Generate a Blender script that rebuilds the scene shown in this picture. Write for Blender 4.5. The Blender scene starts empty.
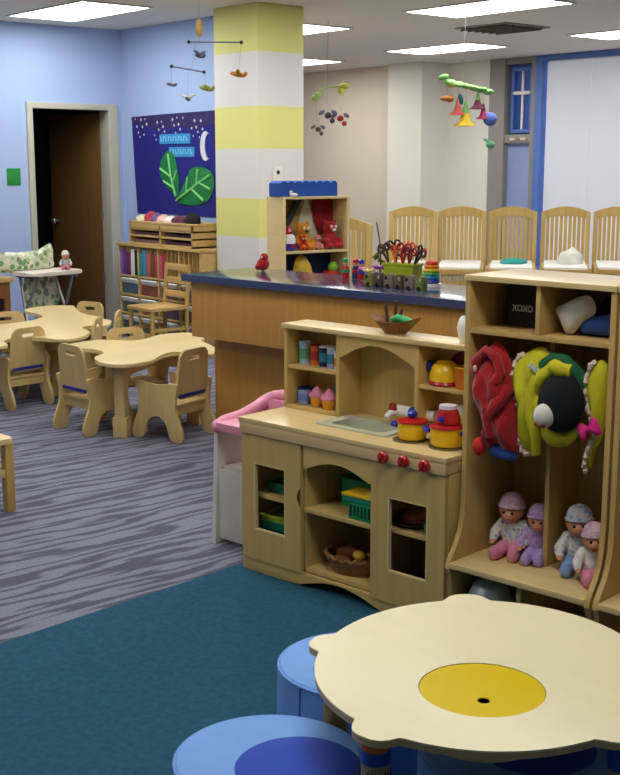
import bpy, bmesh, math, random
from mathutils import Vector, Matrix, Euler, noise
random.seed(7)
PI = math.pi
SC = bpy.context.scene
COL = SC.collection
KR = math.radians(6.8)          # play furniture and counter stand turned by this angle in the room
RUG = 0.006

# ------------------------------------------------------------------ materials
def lin(h):
    h = h.lstrip('#'); r = []
    for i in (0, 2, 4):
        c = int(h[i:i+2], 16) / 255
        r.append(c / 12.92 if c <= 0.04045 else ((c + 0.055) / 1.055) ** 2.4)
    return tuple(r) + (1,)

MATS = {}
def mat(name, col, rough=0.5, var=0.06, scale=(6, 6, 6), metal=0.0, emit=0.0, spec=0.4, bump=0.0, bscale=200, coat=0.0, alpha=1.0, trans=0.0, sheen=0.0):
    if name in MATS: return MATS[name]
    m = bpy.data.materials.new(name); m.use_nodes = True
    nt = m.node_tree; nt.nodes.clear()
    out = nt.nodes.new('ShaderNodeOutputMaterial'); b = nt.nodes.new('ShaderNodeBsdfPrincipled')
    nt.links.new(b.outputs[0], out.inputs[0])
    c = lin(col)
    tc = nt.nodes.new('ShaderNodeTexCoord'); mp = nt.nodes.new('ShaderNodeMapping'); mp.inputs['Scale'].default_value = scale
    nz = nt.nodes.new('ShaderNodeTexNoise'); nz.inputs['Scale'].default_value = 1.0; nz.inputs['Detail'].default_value = 3
    nt.links.new(tc.outputs['Object'], mp.inputs[0]); nt.links.new(mp.outputs[0], nz.inputs['Vector'])
    rp = nt.nodes.new('ShaderNodeValToRGB')
    rp.color_ramp.elements[0].position = 0.3; rp.color_ramp.elements[1].position = 0.7
    rp.color_ramp.elements[0].color = tuple(max(0, v * (1 - var)) for v in c[:3]) + (1,)
    rp.color_ramp.elements[1].color = tuple(min(1, v * (1 + var)) for v in c[:3]) + (1,)
    nt.links.new(nz.outputs['Fac'], rp.inputs[0]); nt.links.new(rp.outputs[0], b.inputs['Base Color'])
    b.inputs['Roughness'].default_value = rough; b.inputs['Metallic'].default_value = metal
    b.inputs['Specular IOR Level'].default_value = spec
    if coat: b.inputs['Coat Weight'].default_value = coat; b.inputs['Coat Roughness'].default_value = 0.15
    if sheen: b.inputs['Sheen Weight'].default_value = sheen
    if trans: b.inputs['Transmission Weight'].default_value = trans
    if alpha < 1: b.inputs['Alpha'].default_value = alpha
    if emit:
        nt.links.new(rp.outputs[0], b.inputs['Emission Color']); b.inputs['Emission Strength'].default_value = emit
    if bump:
        n2 = nt.nodes.new('ShaderNodeTexNoise'); n2.inputs['Scale'].default_value = bscale
        bp = nt.nodes.new('ShaderNodeBump'); bp.inputs['Strength'].default_value = bump; bp.inputs['Distance'].default_value = 0.004
        nt.links.new(tc.outputs['Object'], n2.inputs['Vector']); nt.links.new(n2.outputs['Fac'], bp.inputs['Height']); nt.links.new(bp.outputs[0], b.inputs['Normal'])
    MATS[name] = m
    m['nodes_hint'] = 1
    return m

def spots(name, base, cols, scale=30, size=0.35, rough=0.8):
    """plain cloth with a scattered print of a few colours"""
    if name in MATS: return MATS[name]
    m = mat(name, base, rough, 0.04)
    nt = m.node_tree; b = [n for n in nt.nodes if n.type == 'BSDF_PRINCIPLED'][0]
    tc = [n for n in nt.nodes if n.type == 'TEX_COORD'][0]
    v = nt.nodes.new('ShaderNodeTexVoronoi'); v.inputs['Scale'].default_value = scale
    nt.links.new(tc.outputs['Object'], v.inputs['Vector'])
    sep = nt.nodes.new('ShaderNodeSeparateColor'); nt.links.new(v.outputs['Color'], sep.inputs[0])
    rp = nt.nodes.new('ShaderNodeValToRGB'); rp.color_ramp.interpolation = 'CONSTANT'
    while len(rp.color_ramp.elements) < len(cols): rp.color_ramp.elements.new(0.5)
    for i, c in enumerate(cols):
        rp.color_ramp.elements[i].position = i / len(cols); rp.color_ramp.elements[i].color = lin(c)
    nt.links.new(sep.outputs[0], rp.inputs[0])
    lt = nt.nodes.new('ShaderNodeMath'); lt.operation = 'LESS_THAN'; lt.inputs[1].default_value = size
    nt.links.new(v.outputs['Distance'], lt.inputs[0])
    mx = nt.nodes.new('ShaderNodeMix'); mx.data_type = 'RGBA'; mx.inputs[6].default_value = lin(base)
    nt.links.new(lt.outputs[0], mx.inputs[0]); nt.links.new(rp.outputs[0], mx.inputs[7]); nt.links.new(mx.outputs[2], b.inputs['Base Color'])
    return m

def wood(name, col, axis='x', var=0.12, rough=0.42):
    s = {'x': (2.5, 40, 40), 'y': (40, 2.5, 40), 'z': (40, 40, 2.5)}[axis]
    return mat(name, col, rough, var, s)

W_KIT = wood('maple_kitchen', '#CDAE6E', 'x', 0.07)
W_KITV = wood('maple_kitchen_upright', '#C8A968', 'z', 0.07)
W_TOP = wood('maple_counter', '#D9BE86', 'x', 0.06, 0.3)
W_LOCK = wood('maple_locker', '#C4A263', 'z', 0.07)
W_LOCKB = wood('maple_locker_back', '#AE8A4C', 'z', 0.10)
W_TABLE = mat('birch_round_top', '#F1E6BE', 0.35, 0.02, (3, 14, 3))
W_EDGE = wood('plywood_edge', '#D2BB90', 'x', 0.1)
W_TOD = wood('birch_toddler_table', '#DCC58C', 'y', 0.05, 0.35)
W_CHAIR = wood('birch_chair', '#CBB077', 'z', 0.07)
W_EDGEC = wood('birch_chair_light', '#DCC58C', 'z', 0.05)
W_CRIB = wood('oak_crib', '#BFA05C', 'z', 0.09)
W_COUNTER = wood('counter_panel', '#B5843F', 'z', 0.09, 0.38)
W_DOOR = wood('door_leaf', '#70502E', 'z', 0.12, 0.4)
W_SHELF = wood('oak_shelf', '#C7A566', 'x', 0.1)
W_DARK = wood('dark_desk', '#8A5A2C', 'x', 0.1)
WHITE = mat('white_plastic', '#E8E6DF', 0.4)
CREAM = mat('cream_melamine', '#D8D4C4', 0.45)
RED = mat('red_plastic', '#B3141C', 0.3, 0.03, coat=0.3)
YEL = mat('yellow_plastic', '#F0C20E', 0.35, 0.03, coat=0.3)
BLUE = mat('blue_plastic', '#2436A8', 0.35, 0.03, coat=0.3)
GREEN = mat('green_plastic', '#138C56', 0.4, 0.04)
TEAL = mat('teal_plastic', '#17876F', 0.4, 0.04)
ORANGE = mat('orange_plastic', '#DA761A', 0.4, 0.04)
BLACK = mat('black_plastic', '#17171A', 0.45)
DKBLUE = mat('navy_plastic', '#1D2A5E', 0.4)
STEEL = mat('steel', '#B9BCBD', 0.3, 0.03, metal=0.85)
GREYM = mat('grey_metal', '#8F9296', 0.4, 0.03, metal=0.5)
SINK = mat('sink_grey', '#B4B79E', 0.4, 0.03)
PINKP = mat('pink_plastic', '#DE8FA8', 0.4, 0.03, coat=0.2)
SKIN = mat('doll_skin', '#C98A67', 0.5, 0.04)
WICK = mat('wicker', '#8A6038', 0.8, 0.35, (60, 60, 160), bump=0.8, bscale=90)
FURRED = mat('red_plush', '#A50F17', 0.95, 0.16, (18, 18, 9), bump=0.8, bscale=120, sheen=0.3)
CLYEL = mat('yellow_cloth', '#C6BE22', 0.85, 0.08, (14, 14, 14), bump=0.3, bscale=60)
LACE = mat('lace', '#D8C3B4', 0.9, 0.12, (80, 80, 80), bump=0.5, bscale=150)
BLKCL = mat('black_felt', '#101216', 0.95, 0.1)
WHCL = mat('white_cloth', '#D6D3C8', 0.85, 0.05, bump=0.3, bscale=60)
NAVYCL = mat('navy_cloth', '#151B33', 0.85, 0.1)
BLUECL = mat('blue_cloth', '#2C509A', 0.8, 0.1)
GREENCL = mat('green_cloth', '#1B5A36', 0.85, 0.1)
PINKCL = mat('hot_pink_cloth', '#D4237A', 0.8, 0.08)
POUFL = mat('pouf_light_blue', '#74A4E8', 0.7, 0.05, (9, 9, 9), bump=0.25, bscale=18)
POUFD = mat('pouf_dark_blue', '#2449B4', 0.8, 0.05, (9, 9, 9), bump=0.25, bscale=18)
BREAD = mat('bread', '#A86B35', 0.8, 0.2, (30, 30, 30))
CHEESE = mat('cheese', '#DDB73E', 0.6, 0.05)

# ------------------------------------------------------------------ geometry builder
class B:
    def __init__(s): s.bm = bmesh.new(); s.slot = 0
    def _new(s, f0):
        for f in list(s.bm.faces)[f0:]: f.material_index = s.slot
    def box(s, c, d, rz=0, bev=0.002, rot=None):
        f0 = len(s.bm.faces)
        M = Matrix.Translation(c) @ (Euler(rot).to_matrix().to_4x4() if rot else Matrix.Rotation(rz, 4, 'Z')) @ Matrix.Diagonal((d[0], d[1], d[2], 1))
        r = bmesh.ops.create_cube(s.bm, size=1, matrix=M)
        if bev:
            es = {e for v in r['verts'] for e in v.link_edges}
            bmesh.ops.bevel(s.bm, geom=list(es), offset=min(bev, min(d) * 0.45), segments=2, affect='EDGES', profile=0.6)
        s._new(f0); return s
    def lim(s, a, b, bev=0.002):
        return s.box([(a[i] + b[i]) / 2 for i in range(3)], [abs(b[i] - a[i]) for i in range(3)], 0, bev)
    def cyl(s, c, r, h, r2=None, seg=24, rot=(0, 0, 0), bev=0.0):
        f0 = len(s.bm.faces)
        M = Matrix.Translation(c) @ Euler(rot).to_matrix().to_4x4()
        q = bmesh.ops.create_cone(s.bm, cap_ends=True, segments=seg, radius1=r, radius2=r if r2 is None else r2, depth=h, matrix=M)
        if bev:
            es = {e for v in q['verts'] for e in v.link_edges if any(len(f.verts) > 4 for f in e.link_faces)}
            bmesh.ops.bevel(s.bm, geom=list(es), offset=bev, segments=2, affect='EDGES', profile=0.6)
        s._new(f0); return s
    def ell(s, c, r, rot=(0, 0, 0), u=16, v=10):
        f0 = len(s.bm.faces)
        M = Matrix.Translation(c) @ Euler(rot).to_matrix().to_4x4() @ Matrix.Diagonal((r[0], r[1], r[2], 1))
        bmesh.ops.create_uvsphere(s.bm, u_segments=u, v_segments=v, radius=1, matrix=M); s._new(f0); return s
    def lathe(s, prof, c=(0, 0, 0), seg=28, sx=1, sy=1, rot=(0, 0, 0), close=True):
        f0 = len(s.bm.faces); R = Euler(rot).to_matrix(); rings = []
        for r, z in prof:
            rings.append([s.bm.verts.new(Vector(c) + R @ Vector((sx * r * math.cos(2 * PI * k / seg), sy * r * math.sin(2 * PI * k / seg), z))) for k in range(seg)])
        for a, b in zip(rings, rings[1:]):
            for k in range(seg): s.bm.faces.new((a[k], a[(k + 1) % seg], b[(k + 1) % seg], b[k]))
        if close:
            s.bm.faces.new(list(reversed(rings[0]))); s.bm.faces.new(rings[-1])
        s._new(f0); return s
    def tube(s, pts, r, seg=8, closed=False, r2=None):
        f0 = len(s.bm.faces); P = [Vector(p) for p in pts]; n = len(P); rings = []; prev = None
        for i, p in enumerate(P):
            if closed: t = (P[(i + 1) % n] - P[i - 1]).normalized()
            else: t = (P[min(i + 1, n - 1)] - P[max(i - 1, 0)]).normalized()
            if prev is None:
                a = Vector((0, 0, 1)) if abs(t.z) < 0.9 else Vector((1, 0, 0)); x = t.cross(a).normalized()
            else: x = (prev - t * prev.dot(t)).normalized()
            prev = x; y = t.cross(x); rr = r if r2 is None else r + (r2 - r) * i / max(1, n - 1)
            rings.append([s.bm.verts.new(p + x * rr * math.cos(2 * PI * k / seg) + y * rr * math.sin(2 * PI * k / seg)) for k in range(seg)])
        for i in range(n if closed else n - 1):
            a, b = rings[i], rings[(i + 1) % n]
            for k in range(seg): s.bm.faces.new((a[k], a[(k + 1) % seg], b[(k + 1) % seg], b[k]))
        if not closed: s.bm.faces.new(list(reversed(rings[0]))); s.bm.faces.new(rings[-1])
        s._new(f0); return s
    def torus(s, c, R, r, rot=(0, 0, 0), seg=20, sx=1.0):
        E = Euler(rot).to_matrix()
        return s.tube([Vector(c) + E @ Vector((sx * R * math.cos(2 * PI * k / seg), R * math.sin(2 * PI * k / seg), 0)) for k in range(seg)], r, 8, True)
    def prism(s, poly, a, b, plane='xy', bev=0.0):
        """outline in a plane, thickness from a to b along the third axis"""
        f0 = len(s.bm.faces)
        mk = {'xy': lambda p, t: (p[0], p[1], t), 'xz': lambda p, t: (p[0], t, p[1]), 'yz': lambda p, t: (t, p[0], p[1])}[plane]
        va = [s.bm.verts.new(mk(p, a)) for p in poly]; vb = [s.bm.verts.new(mk(p, b)) for p in poly]
        n = len(poly); fa = s.bm.faces.new(va); fb = s.bm.faces.new(list(reversed(vb)))
        for i in range(n): s.bm.faces.new((va[i], vb[i], vb[(i + 1) % n], va[(i + 1) % n]))
        if bev:
            es = list(fa.edges) + list(fb.edges)
            bmesh.ops.bevel(s.bm, geom=es, offset=bev, segments=2, affect='EDGES', profile=0.6)
        s._new(f0); return s
    def holed(s, outer, inner, a, b, plane='xz'):
        """plate with a hole; both outlines have the same number of points in the same order"""
        f0 = len(s.bm.faces)
        mk = {'xy': lambda p, t: (p[0], p[1], t), 'xz': lambda p, t: (p[0], t, p[1]), 'yz': lambda p, t: (t, p[0], p[1])}[plane]
        oa = [s.bm.verts.new(mk(p, a)) for p in outer]; ob = [s.bm.verts.new(mk(p, b)) for p in outer]
        ia = [s.bm.verts.new(mk(p, a)) for p in inner]; ib = [s.bm.verts.new(mk(p, b)) for p in inner]; n = len(outer)
        for i in range(n):
            j = (i + 1) % n
            for q in ((oa[i], oa[j], ia[j], ia[i]), (ob[j], ob[i], ib[i], ib[j]), (oa[j], oa[i], ob[i], ob[j]), (ia[i], ia[j], ib[j], ib[i])): s.bm.faces.new(q)
        s._new(f0); return s
    def puff(s, out, c, T, fold=0.0, freq=18, seed=0.0, rings=7, cy=0.0, back=0.5):
        """stuffed cloth: outline (x,z) swelling to T in front (-y) and back*T behind"""
        f0 = len(s.bm.faces); n = len(out); C = Vector((c[0], cy, c[1])); fr = []; bk = []
        for k in range(rings):
            t = k / rings; d = T * math.sqrt(max(0, 1 - (1 - t) ** 2)); A = []; Bk = []
            for p in out:
                q = Vector((c[0] + (p[0] - c[0]) * (1 - t), 0, c[1] + (p[1] - c[1]) * (1 - t)))
                w = fold * noise.noise(Vector((q.x * freq + seed, seed, q.z * freq * 0.5))) * (0.3 + t)
                A.append(s.bm.verts.new((q.x, cy - d + w, q.z))); Bk.append(A[-1] if k == 0 else s.bm.verts.new((q.x, cy + d * back, q.z)))
            fr.append(A); bk.append(Bk)
        cf = s.bm.verts.new((c[0], cy - T, c[1])); cb = s.bm.verts.new((c[0], cy + T * back, c[1]))
        for R, ce in ((fr, cf), (bk, cb)):
            for k in range(rings - 1):
                for i in range(n):
                    j = (i + 1) % n; s.bm.faces.new((R[k][i], R[k][j], R[k + 1][j], R[k + 1][i]))
            for i in range(n): s.bm.faces.new((R[-1][i], R[-1][(i + 1) % n], ce))
        s._new(f0); return s
    def xform(s, M):
        bmesh.ops.transform(s.bm, matrix=M, verts=s.bm.verts); return s
    def build(s, name, mats, parent=None, loc=None, rz=0, ang=38, wobble=None, remesh=0):
        bmesh.ops.recalc_face_normals(s.bm, faces=s.bm.faces)
        me = bpy.data.meshes.new(name); s.bm.to_mesh(me); s.bm.free()
        for f in me.polygons: f.use_smooth = True
        me.set_sharp_from_angle(angle=math.radians(ang))
        o = bpy.data.objects.new(name, me); COL.objects.link(o)
        for m in (mats if isinstance(mats, (list, tuple)) else [mats]): me.materials.append(m)
        if remesh:
            md = o.modifiers.new('r', 'REMESH'); md.mode = 'VOXEL'; md.voxel_size = remesh; md.use_smooth_shade = True
            sm = o.modifiers.new('s', 'SMOOTH'); sm.factor = 0.5; sm.iterations = 3
        if parent: o.parent = parent
        if loc is not None: o.location = loc
        if rz: o.rotation_euler.z = rz
        return o

def thing(name, label, cat, loc=(0, 0, 0), rz=0, group=None):
    o = bpy.data.objects.new(name, None); COL.objects.link(o); o.empty_display_size = 0.05
    o.location = loc; o.rotation_euler = (0, 0, rz)
    return tag(o, label, cat, group)
def tag(o, label, cat, group=None):
    o['label'] = label; o['category'] = cat
    if group: o['group'] = group
    return o
def struct(o): o['kind'] = 'structure'; return o
def K(x, y, z=0):
    c, s = math.cos(KR), math.sin(KR); return (c * x - s * y, s * x + c * y, z)
def kthing(name, label, cat, p, rz=0, group=None): return thing(name, label, cat, K(*p), KR + rz, group)
def dup(o, label, loc=None, rz=None):
    r = o.copy(); COL.objects.link(r); r['label'] = label
    if loc is not None: r.location = loc
    if rz is not None: r.rotation_euler.z = rz
    for ch in list(o.children):
        c = ch.copy(); COL.objects.link(c); c.parent = r
        for g in ch.children:
            d = g.copy(); COL.objects.link(d); d.parent = c
    return r
def smooth(poly, n=5):
    P = [Vector(p) for p in poly]; N = len(P); out = []
    for i in range(N):
        a, b, c, d = P[i - 1], P[i], P[(i + 1) % N], P[(i + 2) % N]
        for k in range(n):
            t = k / n; out.append(0.5 * ((2 * b) + (c - a) * t + (2 * a - 5 * b + 4 * c - d) * t * t + (3 * b - a - 3 * c + d) * t ** 3))
    return [tuple(p) for p in out]
def rrect(x0, z0, x1, z1, r, n=5):
    out = []
    for cx, cz, a in ((x1 - r, z1 - r, 0), (x0 + r, z1 - r, 90), (x0 + r, z0 + r, 180), (x1 - r, z0 + r, 270)):
        for k in range(n + 1):
            t = math.radians(a + 90 * k / n); out.append((cx + r * math.cos(t), cz + r * math.sin(t)))
    return out
def arc(x0, x1, zb, zt, n=14):
    return [(x0 + (x1 - x0) * k / n, zb + (zt - zb) * math.sin(PI * k / n)) for k in range(n + 1)]

# ------------------------------------------------------------------ camera
cam = bpy.data.cameras.new('camera'); co = bpy.data.objects.new('camera', cam); COL.objects.link(co)
cam.sensor_fit = 'VERTICAL'; cam.sensor_height = 36; cam.sensor_width = 36; cam.lens = 36 * 1200 / 775
cam.clip_start = 0.05; cam.clip_end = 60
co.location = (0, 0, 1.55); co.rotation_euler = (PI / 2 - math.radians(10.643), 0, math.radians(49.8))
SC.camera = co

# ------------------------------------------------------------------ room
CZ = 2.75
def carpet():
    m = bpy.data.materials.new('grey_wave_carpet'); m.use_nodes = True; nt = m.node_tree
    b = nt.nodes['Principled BSDF']; b.inputs['Roughness'].default_value = 0.95; b.inputs['Specular IOR Level'].default_value = 0.15
    tc = nt.nodes.new('ShaderNodeTexCoord'); mp = nt.nodes.new('ShaderNodeMapping'); mp.inputs['Scale'].default_value = (1, 0.17, 1)
    mp.inputs['Rotation'].default_value = (0, 0, math.radians(-3))
    nt.links.new(tc.outputs['Object'], mp.inputs[0])
    w = nt.nodes.new('ShaderNodeTexWave'); w.wave_type = 'BANDS'; w.bands_direction = 'X'
    w.inputs['Scale'].default_value = 3.6; w.inputs['Distortion'].default_value = 11; w.inputs['Detail'].default_value = 2.5; w.inputs['Detail Scale'].default_value = 2.4
    nt.links.new(mp.outputs[0], w.inputs['Vector'])
    rp = nt.nodes.new('ShaderNodeValToRGB'); rp.color_ramp.elements[0].color = lin('#565666'); rp.color_ramp.elements[1].color = lin('#7C7D8E')
    rp.color_ramp.elements[0].position = 0.18; rp.color_ramp.elements[1].position = 0.62
    nt.links.new(w.outputs['Fac'], rp.inputs[0])
    n = nt.nodes.new('ShaderNodeTexNoise'); n.inputs['Scale'].default_value = 90; n.inputs['Detail'].default_value = 2
    nt.links.new(tc.outputs['Object'], n.inputs['Vector'])
    mx = nt.nodes.new('ShaderNodeMix'); mx.data_type = 'RGBA'; mx.blend_type = 'OVERLAY'; mx.inputs[0].default_value = 0.35
    nt.links.new(rp.outputs[0], mx.inputs[6]); nt.links.new(n.outputs['Fac'], mx.inputs[7]); nt.links.new(mx.outputs[2], b.inputs['Base Color'])
    bp = nt.nodes.new('ShaderNodeBump'); bp.inputs['Strength'].default_value = 0.4; bp.inputs['Distance'].default_value = 0.004
    n3 = nt.nodes.new('ShaderNodeTexNoise'); n3.inputs['Scale'].default_value = 260; nt.links.new(tc.outputs['Object'], n3.inputs['Vector'])
    nt.links.new(n3.outputs['Fac'], bp.inputs['Height']); nt.links.new(bp.outputs[0], b.inputs['Normal'])
    return m
BLUEW = mat('pale_blue_paint', '#A9BEE6', 0.7, 0.015, (2, 2, 2))
BEIGEW = mat('beige_paint', '#DCD0C0', 0.7, 0.015, (2, 2, 2))
OFFW = mat('off_white_paint', '#E6E4DA', 0.7, 0.015, (2, 2, 2))
CEIL = mat('ceiling_tile', '#EAE4D8', 0.85, 0.04, (40, 40, 40))
FRAME = mat('door_frame_paint', '#B9B8A8', 0.45, 0.03)
GREYFR = mat('window_frame_grey', '#8E8C88', 0.45, 0.03)
BLUEFR = mat('window_frame_blue', '#5778BE', 0.45, 0.04)

def slab(name, a, b, m, bev=0): return struct(B().lim(a, b, bev).build(name, m))
slab('floor', (-16.2, -3.2, -0.1), (3.2, 11.6, 0), carpet())
slab('ceiling', (-16.2, -3.2, CZ), (3.2, 11.6, CZ + 0.1), CEIL)
# wall with the doorway (x = -9.96)
DY0, DY1, DZ = 5.17, 5.945, 2.02
b = B(); b.lim((-10.08, -3.2, 0), (-9.96, DY0, CZ), 0); b.lim((-10.08, DY1, 0), (-9.96, 6.23, CZ), 0); b.lim((-10.08, DY0, DZ), (-9.96, DY1, CZ), 0)
struct(b.build('wall_left', BLUEW))
slab('wall_poster', (-9.96, 6.115, 0), (-8.05, 6.23, CZ), BLUEW)
slab('wall_far', (-16.2, 10.92, 0), (-11.2, 11.05, CZ), BEIGEW)
slab('wall_far_column', (-11.2, 10.75, 0), (-10.61, 11.3, CZ), OFFW)
slab('wall_far_inner', (-10.61, 11.25, 0), (-9.92, 11.4, CZ), OFFW)
slab('wall_crib_side', (-16.2, 6.23, 0), (-16.1, 10.92, CZ), BEIGEW)
slab('wall_crib_back', (-16.1, 6.23, 0), (-8.11, 6.33, CZ), BEIGEW)
slab('wall_right', (3.0, -3.2, 0), (3.12, 11.6, CZ), OFFW)
slab('wall_near', (-9.96, -3.2, 0), (3.0, -3.08, CZ), OFFW)
# window wall: sill wall, posts, narrow window, wide window
slab('wall_window_right', (-4.9, 11.25, 0), (3.0, 11.4, CZ), OFFW)
slab('wall_window_sill', (-9.92, 11.25, 0), (-4.9, 11.4, 0.3), OFFW)
b = B(); b.lim((-9.92, 11.2, 0.3), (-9.68, 11.36, CZ), 0.004); b.lim((-9.28, 11.2, 0.3), (-9.2, 11.36, CZ), 0.004)
b.lim((-9.68, 11.22, 2.68), (-9.28, 11.36, CZ), 0.004); b.lim((-9.68, 11.22, 1.77), (-9.28, 11.36, 1.87), 0.004); b.lim((-9.68, 11.22, 0.3), (-9.28, 11.36, 0.5), 0.004)
w1 = struct(b.build('window_1', GREYFR))
b = B(); b.lim((-9.64, 11.27, 1.93), (-9.6, 11.31, 2.62)); b.lim((-9.36, 11.27, 1.93), (-9.32, 11.31, 2.62)); b.lim((-9.64, 11.27, 2.6), (-9.32, 11.31, 2.64)); b.lim((-9.64, 11.27, 1.89), (-9.32, 11.31, 1.93)); b.build('sash', BLUEFR, w1)
b = B(); b.lim((-9.68, 11.315, 1.87), (-9.28, 11.325, 2.68), 0); b.build('pane', mat('window_glass_blue', '#3E5FAE', 0.06, 0.25, (3, 3, 1.2), spec=0.6), w1)
b = B(); b.lim((-9.63, 11.27, 2.33), (-9.33, 11.312, 2.37)); b.lim((-9.5, 11.29, 1.93), (-9.47, 11.312, 2.6)); b.build('muntin', WHITE, w1)
b = B(); b.lim((-9.68, 11.29, 0.5), (-9.28, 11.33, 1.77), 0); b.build('lower_panel', mat('lavender_panel', '#8FA0CE', 0.5, 0.05), w1)
b = B(); b.lim((-9.58, 11.195, 1.8), (-9.5, 11.22, 1.83)); b.lim((-9.42, 11.195, 1.8), (-9.34, 11.22, 1.83)); b.build('latch', mat('pale_latch', '#E3D2B0', 0.4), w1)
b = B(); b.lim((-9.2, 11.17, 0.3), (-9.1, 11.36, CZ), 0.004); b.lim((-9.1, 11.17, 2.68), (-4.9, 11.36, CZ), 0.004); b.lim((-9.1, 11.17, 0.3), (-4.9, 11.36, 0.34), 0.004); b.lim((-5.0, 11.17, 0.3), (-4.9, 11.36, CZ), 0.004)
w2 = struct(b.build('window_2', BLUEFR))
b = B(); b.lim((-9.1, 11.3, 0.34), (-5.0, 11.31, 2.68), 0); b.build('pane', mat('daylight_glass', '#C9D6F0', 0.1, 0.03, emit=0.5), w2)
# roller blinds drawn over the wide window
bl = thing('roller_blind', 'pale grey roller blind drawn over wide blue framed window', 'blind', (-7.04, 11.24, 0))
BLIND = mat('blind_daylit_cloth', '#C6C9D2', 0.8, 0.02, (1.5, 1.5, 1.5), emit=0.24)  # weak glow in the cloth stands in for daylight shining through
x = -2.03
while x < 1.9:
    B().box((x + 0.3, 0, 1.51), (0.615, 0.006, 2.32), 0, 0.001).build('blind_panel', BLIND, bl); x += 0.62
B().cyl((0, -0.01, 2.69), 0.022, 4.0, rot=(0, PI / 2, 0)).build('roller', WHITE, bl)
# pillar, painted in bands
def bands():
    m = bpy.data.materials.new('banded_paint'); m.use_nodes = True; nt = m.node_tree; b = nt.nodes['Principled BSDF']; b.inputs['Roughness'].default_value = 0.65
    tc = nt.nodes.new('ShaderNodeTexCoord'); s = nt.nodes.new('ShaderNodeSeparateXYZ'); nt.links.new(tc.outputs['Object'], s.inputs[0])
    d = nt.nodes.new('ShaderNodeMath'); d.operation = 'DIVIDE'; d.inputs[1].default_value = 3.0; nt.links.new(s.outputs[2], d.inputs[0])
    rp = nt.nodes.new('ShaderNodeValToRGB'); rp.color_ramp.interpolation = 'CONSTANT'; nt.links.new(d.outputs[0], rp.inputs[0])
    Y, Wt = lin('#E0DC85'), lin('#DCDAD6')
    zs = [(0, Wt), (0.95, Y), (1.265, Wt), (1.65, Y), (1.975, Wt), (2.38, Y)]
    while len(rp.color_ramp.elements) < len(zs): rp.color_ramp.elements.new(0.5)
    for e, (z, c) in zip(rp.color_ramp.elements, zs): e.position = z / 3.0; e.color = c
    nt.links.new(rp.outputs[0], b.inputs['Base Color']); return m
slab('pillar', (-8.11, 5.84, 0), (-7.53, 6.30, CZ), bands(), 0.012)

# doorway frame, leaf, hall beyond
b = B()
b.lim((-10.1, DY0 - 0.055, 0), (-9.93, DY0, DZ + 0.055), 0.004); b.lim((-10.1, DY1, 0), (-9.93, DY1 + 0.1, DZ + 0.055), 0.004); b.lim((-10.1, DY0 + 0.0002, DZ), (-9.93, DY1 - 0.0002, DZ + 0.055), 0.004)
struct(b.build('trim_1', FRAME))
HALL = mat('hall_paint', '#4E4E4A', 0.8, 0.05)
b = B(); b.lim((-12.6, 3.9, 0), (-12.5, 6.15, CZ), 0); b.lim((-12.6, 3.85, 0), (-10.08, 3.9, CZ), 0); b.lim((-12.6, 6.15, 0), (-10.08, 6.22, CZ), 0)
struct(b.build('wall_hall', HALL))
d1 = B().lim((0, 0, 0.01), (0.76, 0.042, 2.0), 0.003).build('door_1', W_DOOR, None, (-10.106, 5.985, 0)); struct(d1)
d1.rotation_euler.z = math.radians(180 + 10)
b = B(); b.cyl((0.65, 0.075, 0.98), 0.012, 0.07, rot=(PI / 2, 0, 0)); b.ell((0.65, 0.11, 0.98), (0.03, 0.022, 0.03)); b.build('door_knob', STEEL, d1)
for z in (0.45, 1.05, 1.75): B().box((-0.005, 0.02, z), (0.03, 0.05, 0.10), 0, 0.003).build('hinge', GREYM, d1)

# ceiling lights: emissive diffusers in the ceiling grid
LIT = mat('light_diffuser', '#FFFEFA', 0.5, 0.0, emit=11.0)
RIM = mat('light_rim', '#D8D6CE', 0.5)
def light_proto():
    t = thing('ceiling_light', '', 'ceiling light', (0, 0, CZ), 0, 'recessed ceiling lights')
    b = B(); b.lim((-0.63, -0.32, -0.012), (0.63, -0.30, 0)); b.lim((-0.63, 0.30, -0.012), (0.63, 0.32, 0)); b.lim((-0.63, -0.3, -0.012), (-0.6, 0.3, 0)); b.lim((0.6, -0.3, -0.012), (0.63, 0.3, 0)); b.build('rim', RIM, t)
    B().lim((-0.6, -0.3, -0.009), (0.6, 0.3, -0.002), 0).build('diffuser', LIT, t); return t
lp = light_proto(); first = True
for x, y, lab in [(-8.92, 5.08, 'ceiling light panel at upper left, above the doorway wall'), (-6.6, 7.40, 'large ceiling light panel top right, in front of the air vent'),
                  (-9.25, 9.72, 'ceiling light panel right of the pillar above the flower mobile'), (-6.9, 9.9, 'ceiling light panel cut by the right edge of the photo'),
                  (-9.02, 7.29, 'upper of two light panels half hidden behind striped pillar'), (-11.8, 9.68, 'lower of two light panels half hidden behind striped pillar'),
                  (-6.5, 5.08, 'ceiling light panel above the play kitchen, out of view'), (-4.1, 5.08, 'ceiling light panel above the coat locker, out of view'),
                  (-6.5, 2.7, 'ceiling light panel above the grey carpet, out of view'), (-4.1, 2.7, 'ceiling light panel above the teal rug, out of view'),
                  (-1.7, 1.9, 'added ceiling light panel above the round table, out of view'),  # unseen panel, shifted over the table to brighten its top
                  (-8.9, 2.7, 'ceiling light panel over left carpet, out of view'), (-4.1, 7.4, 'ceiling light panel behind the lockers, out of view'),
                  (-4.1, 0.3, 'added ceiling light panel over near carpet, out of view'), (-4.1, 9.8, 'added ceiling light panel over far right cribs, out of view'), (-11.6, 7.3, 'added ceiling light panel unseen behind the striped pillar')]:  # unseen panels added to brighten the kitchen front and the crib area
    if first: lp.location = (x, y, CZ); lp['label'] = lab; first = False
    else: dup(lp, lab, (x, y, CZ))
v = thing('air_vent', 'dark square air vent in the ceiling between two light panels', 'vent', (-7.5, 8.62, CZ))
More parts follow.
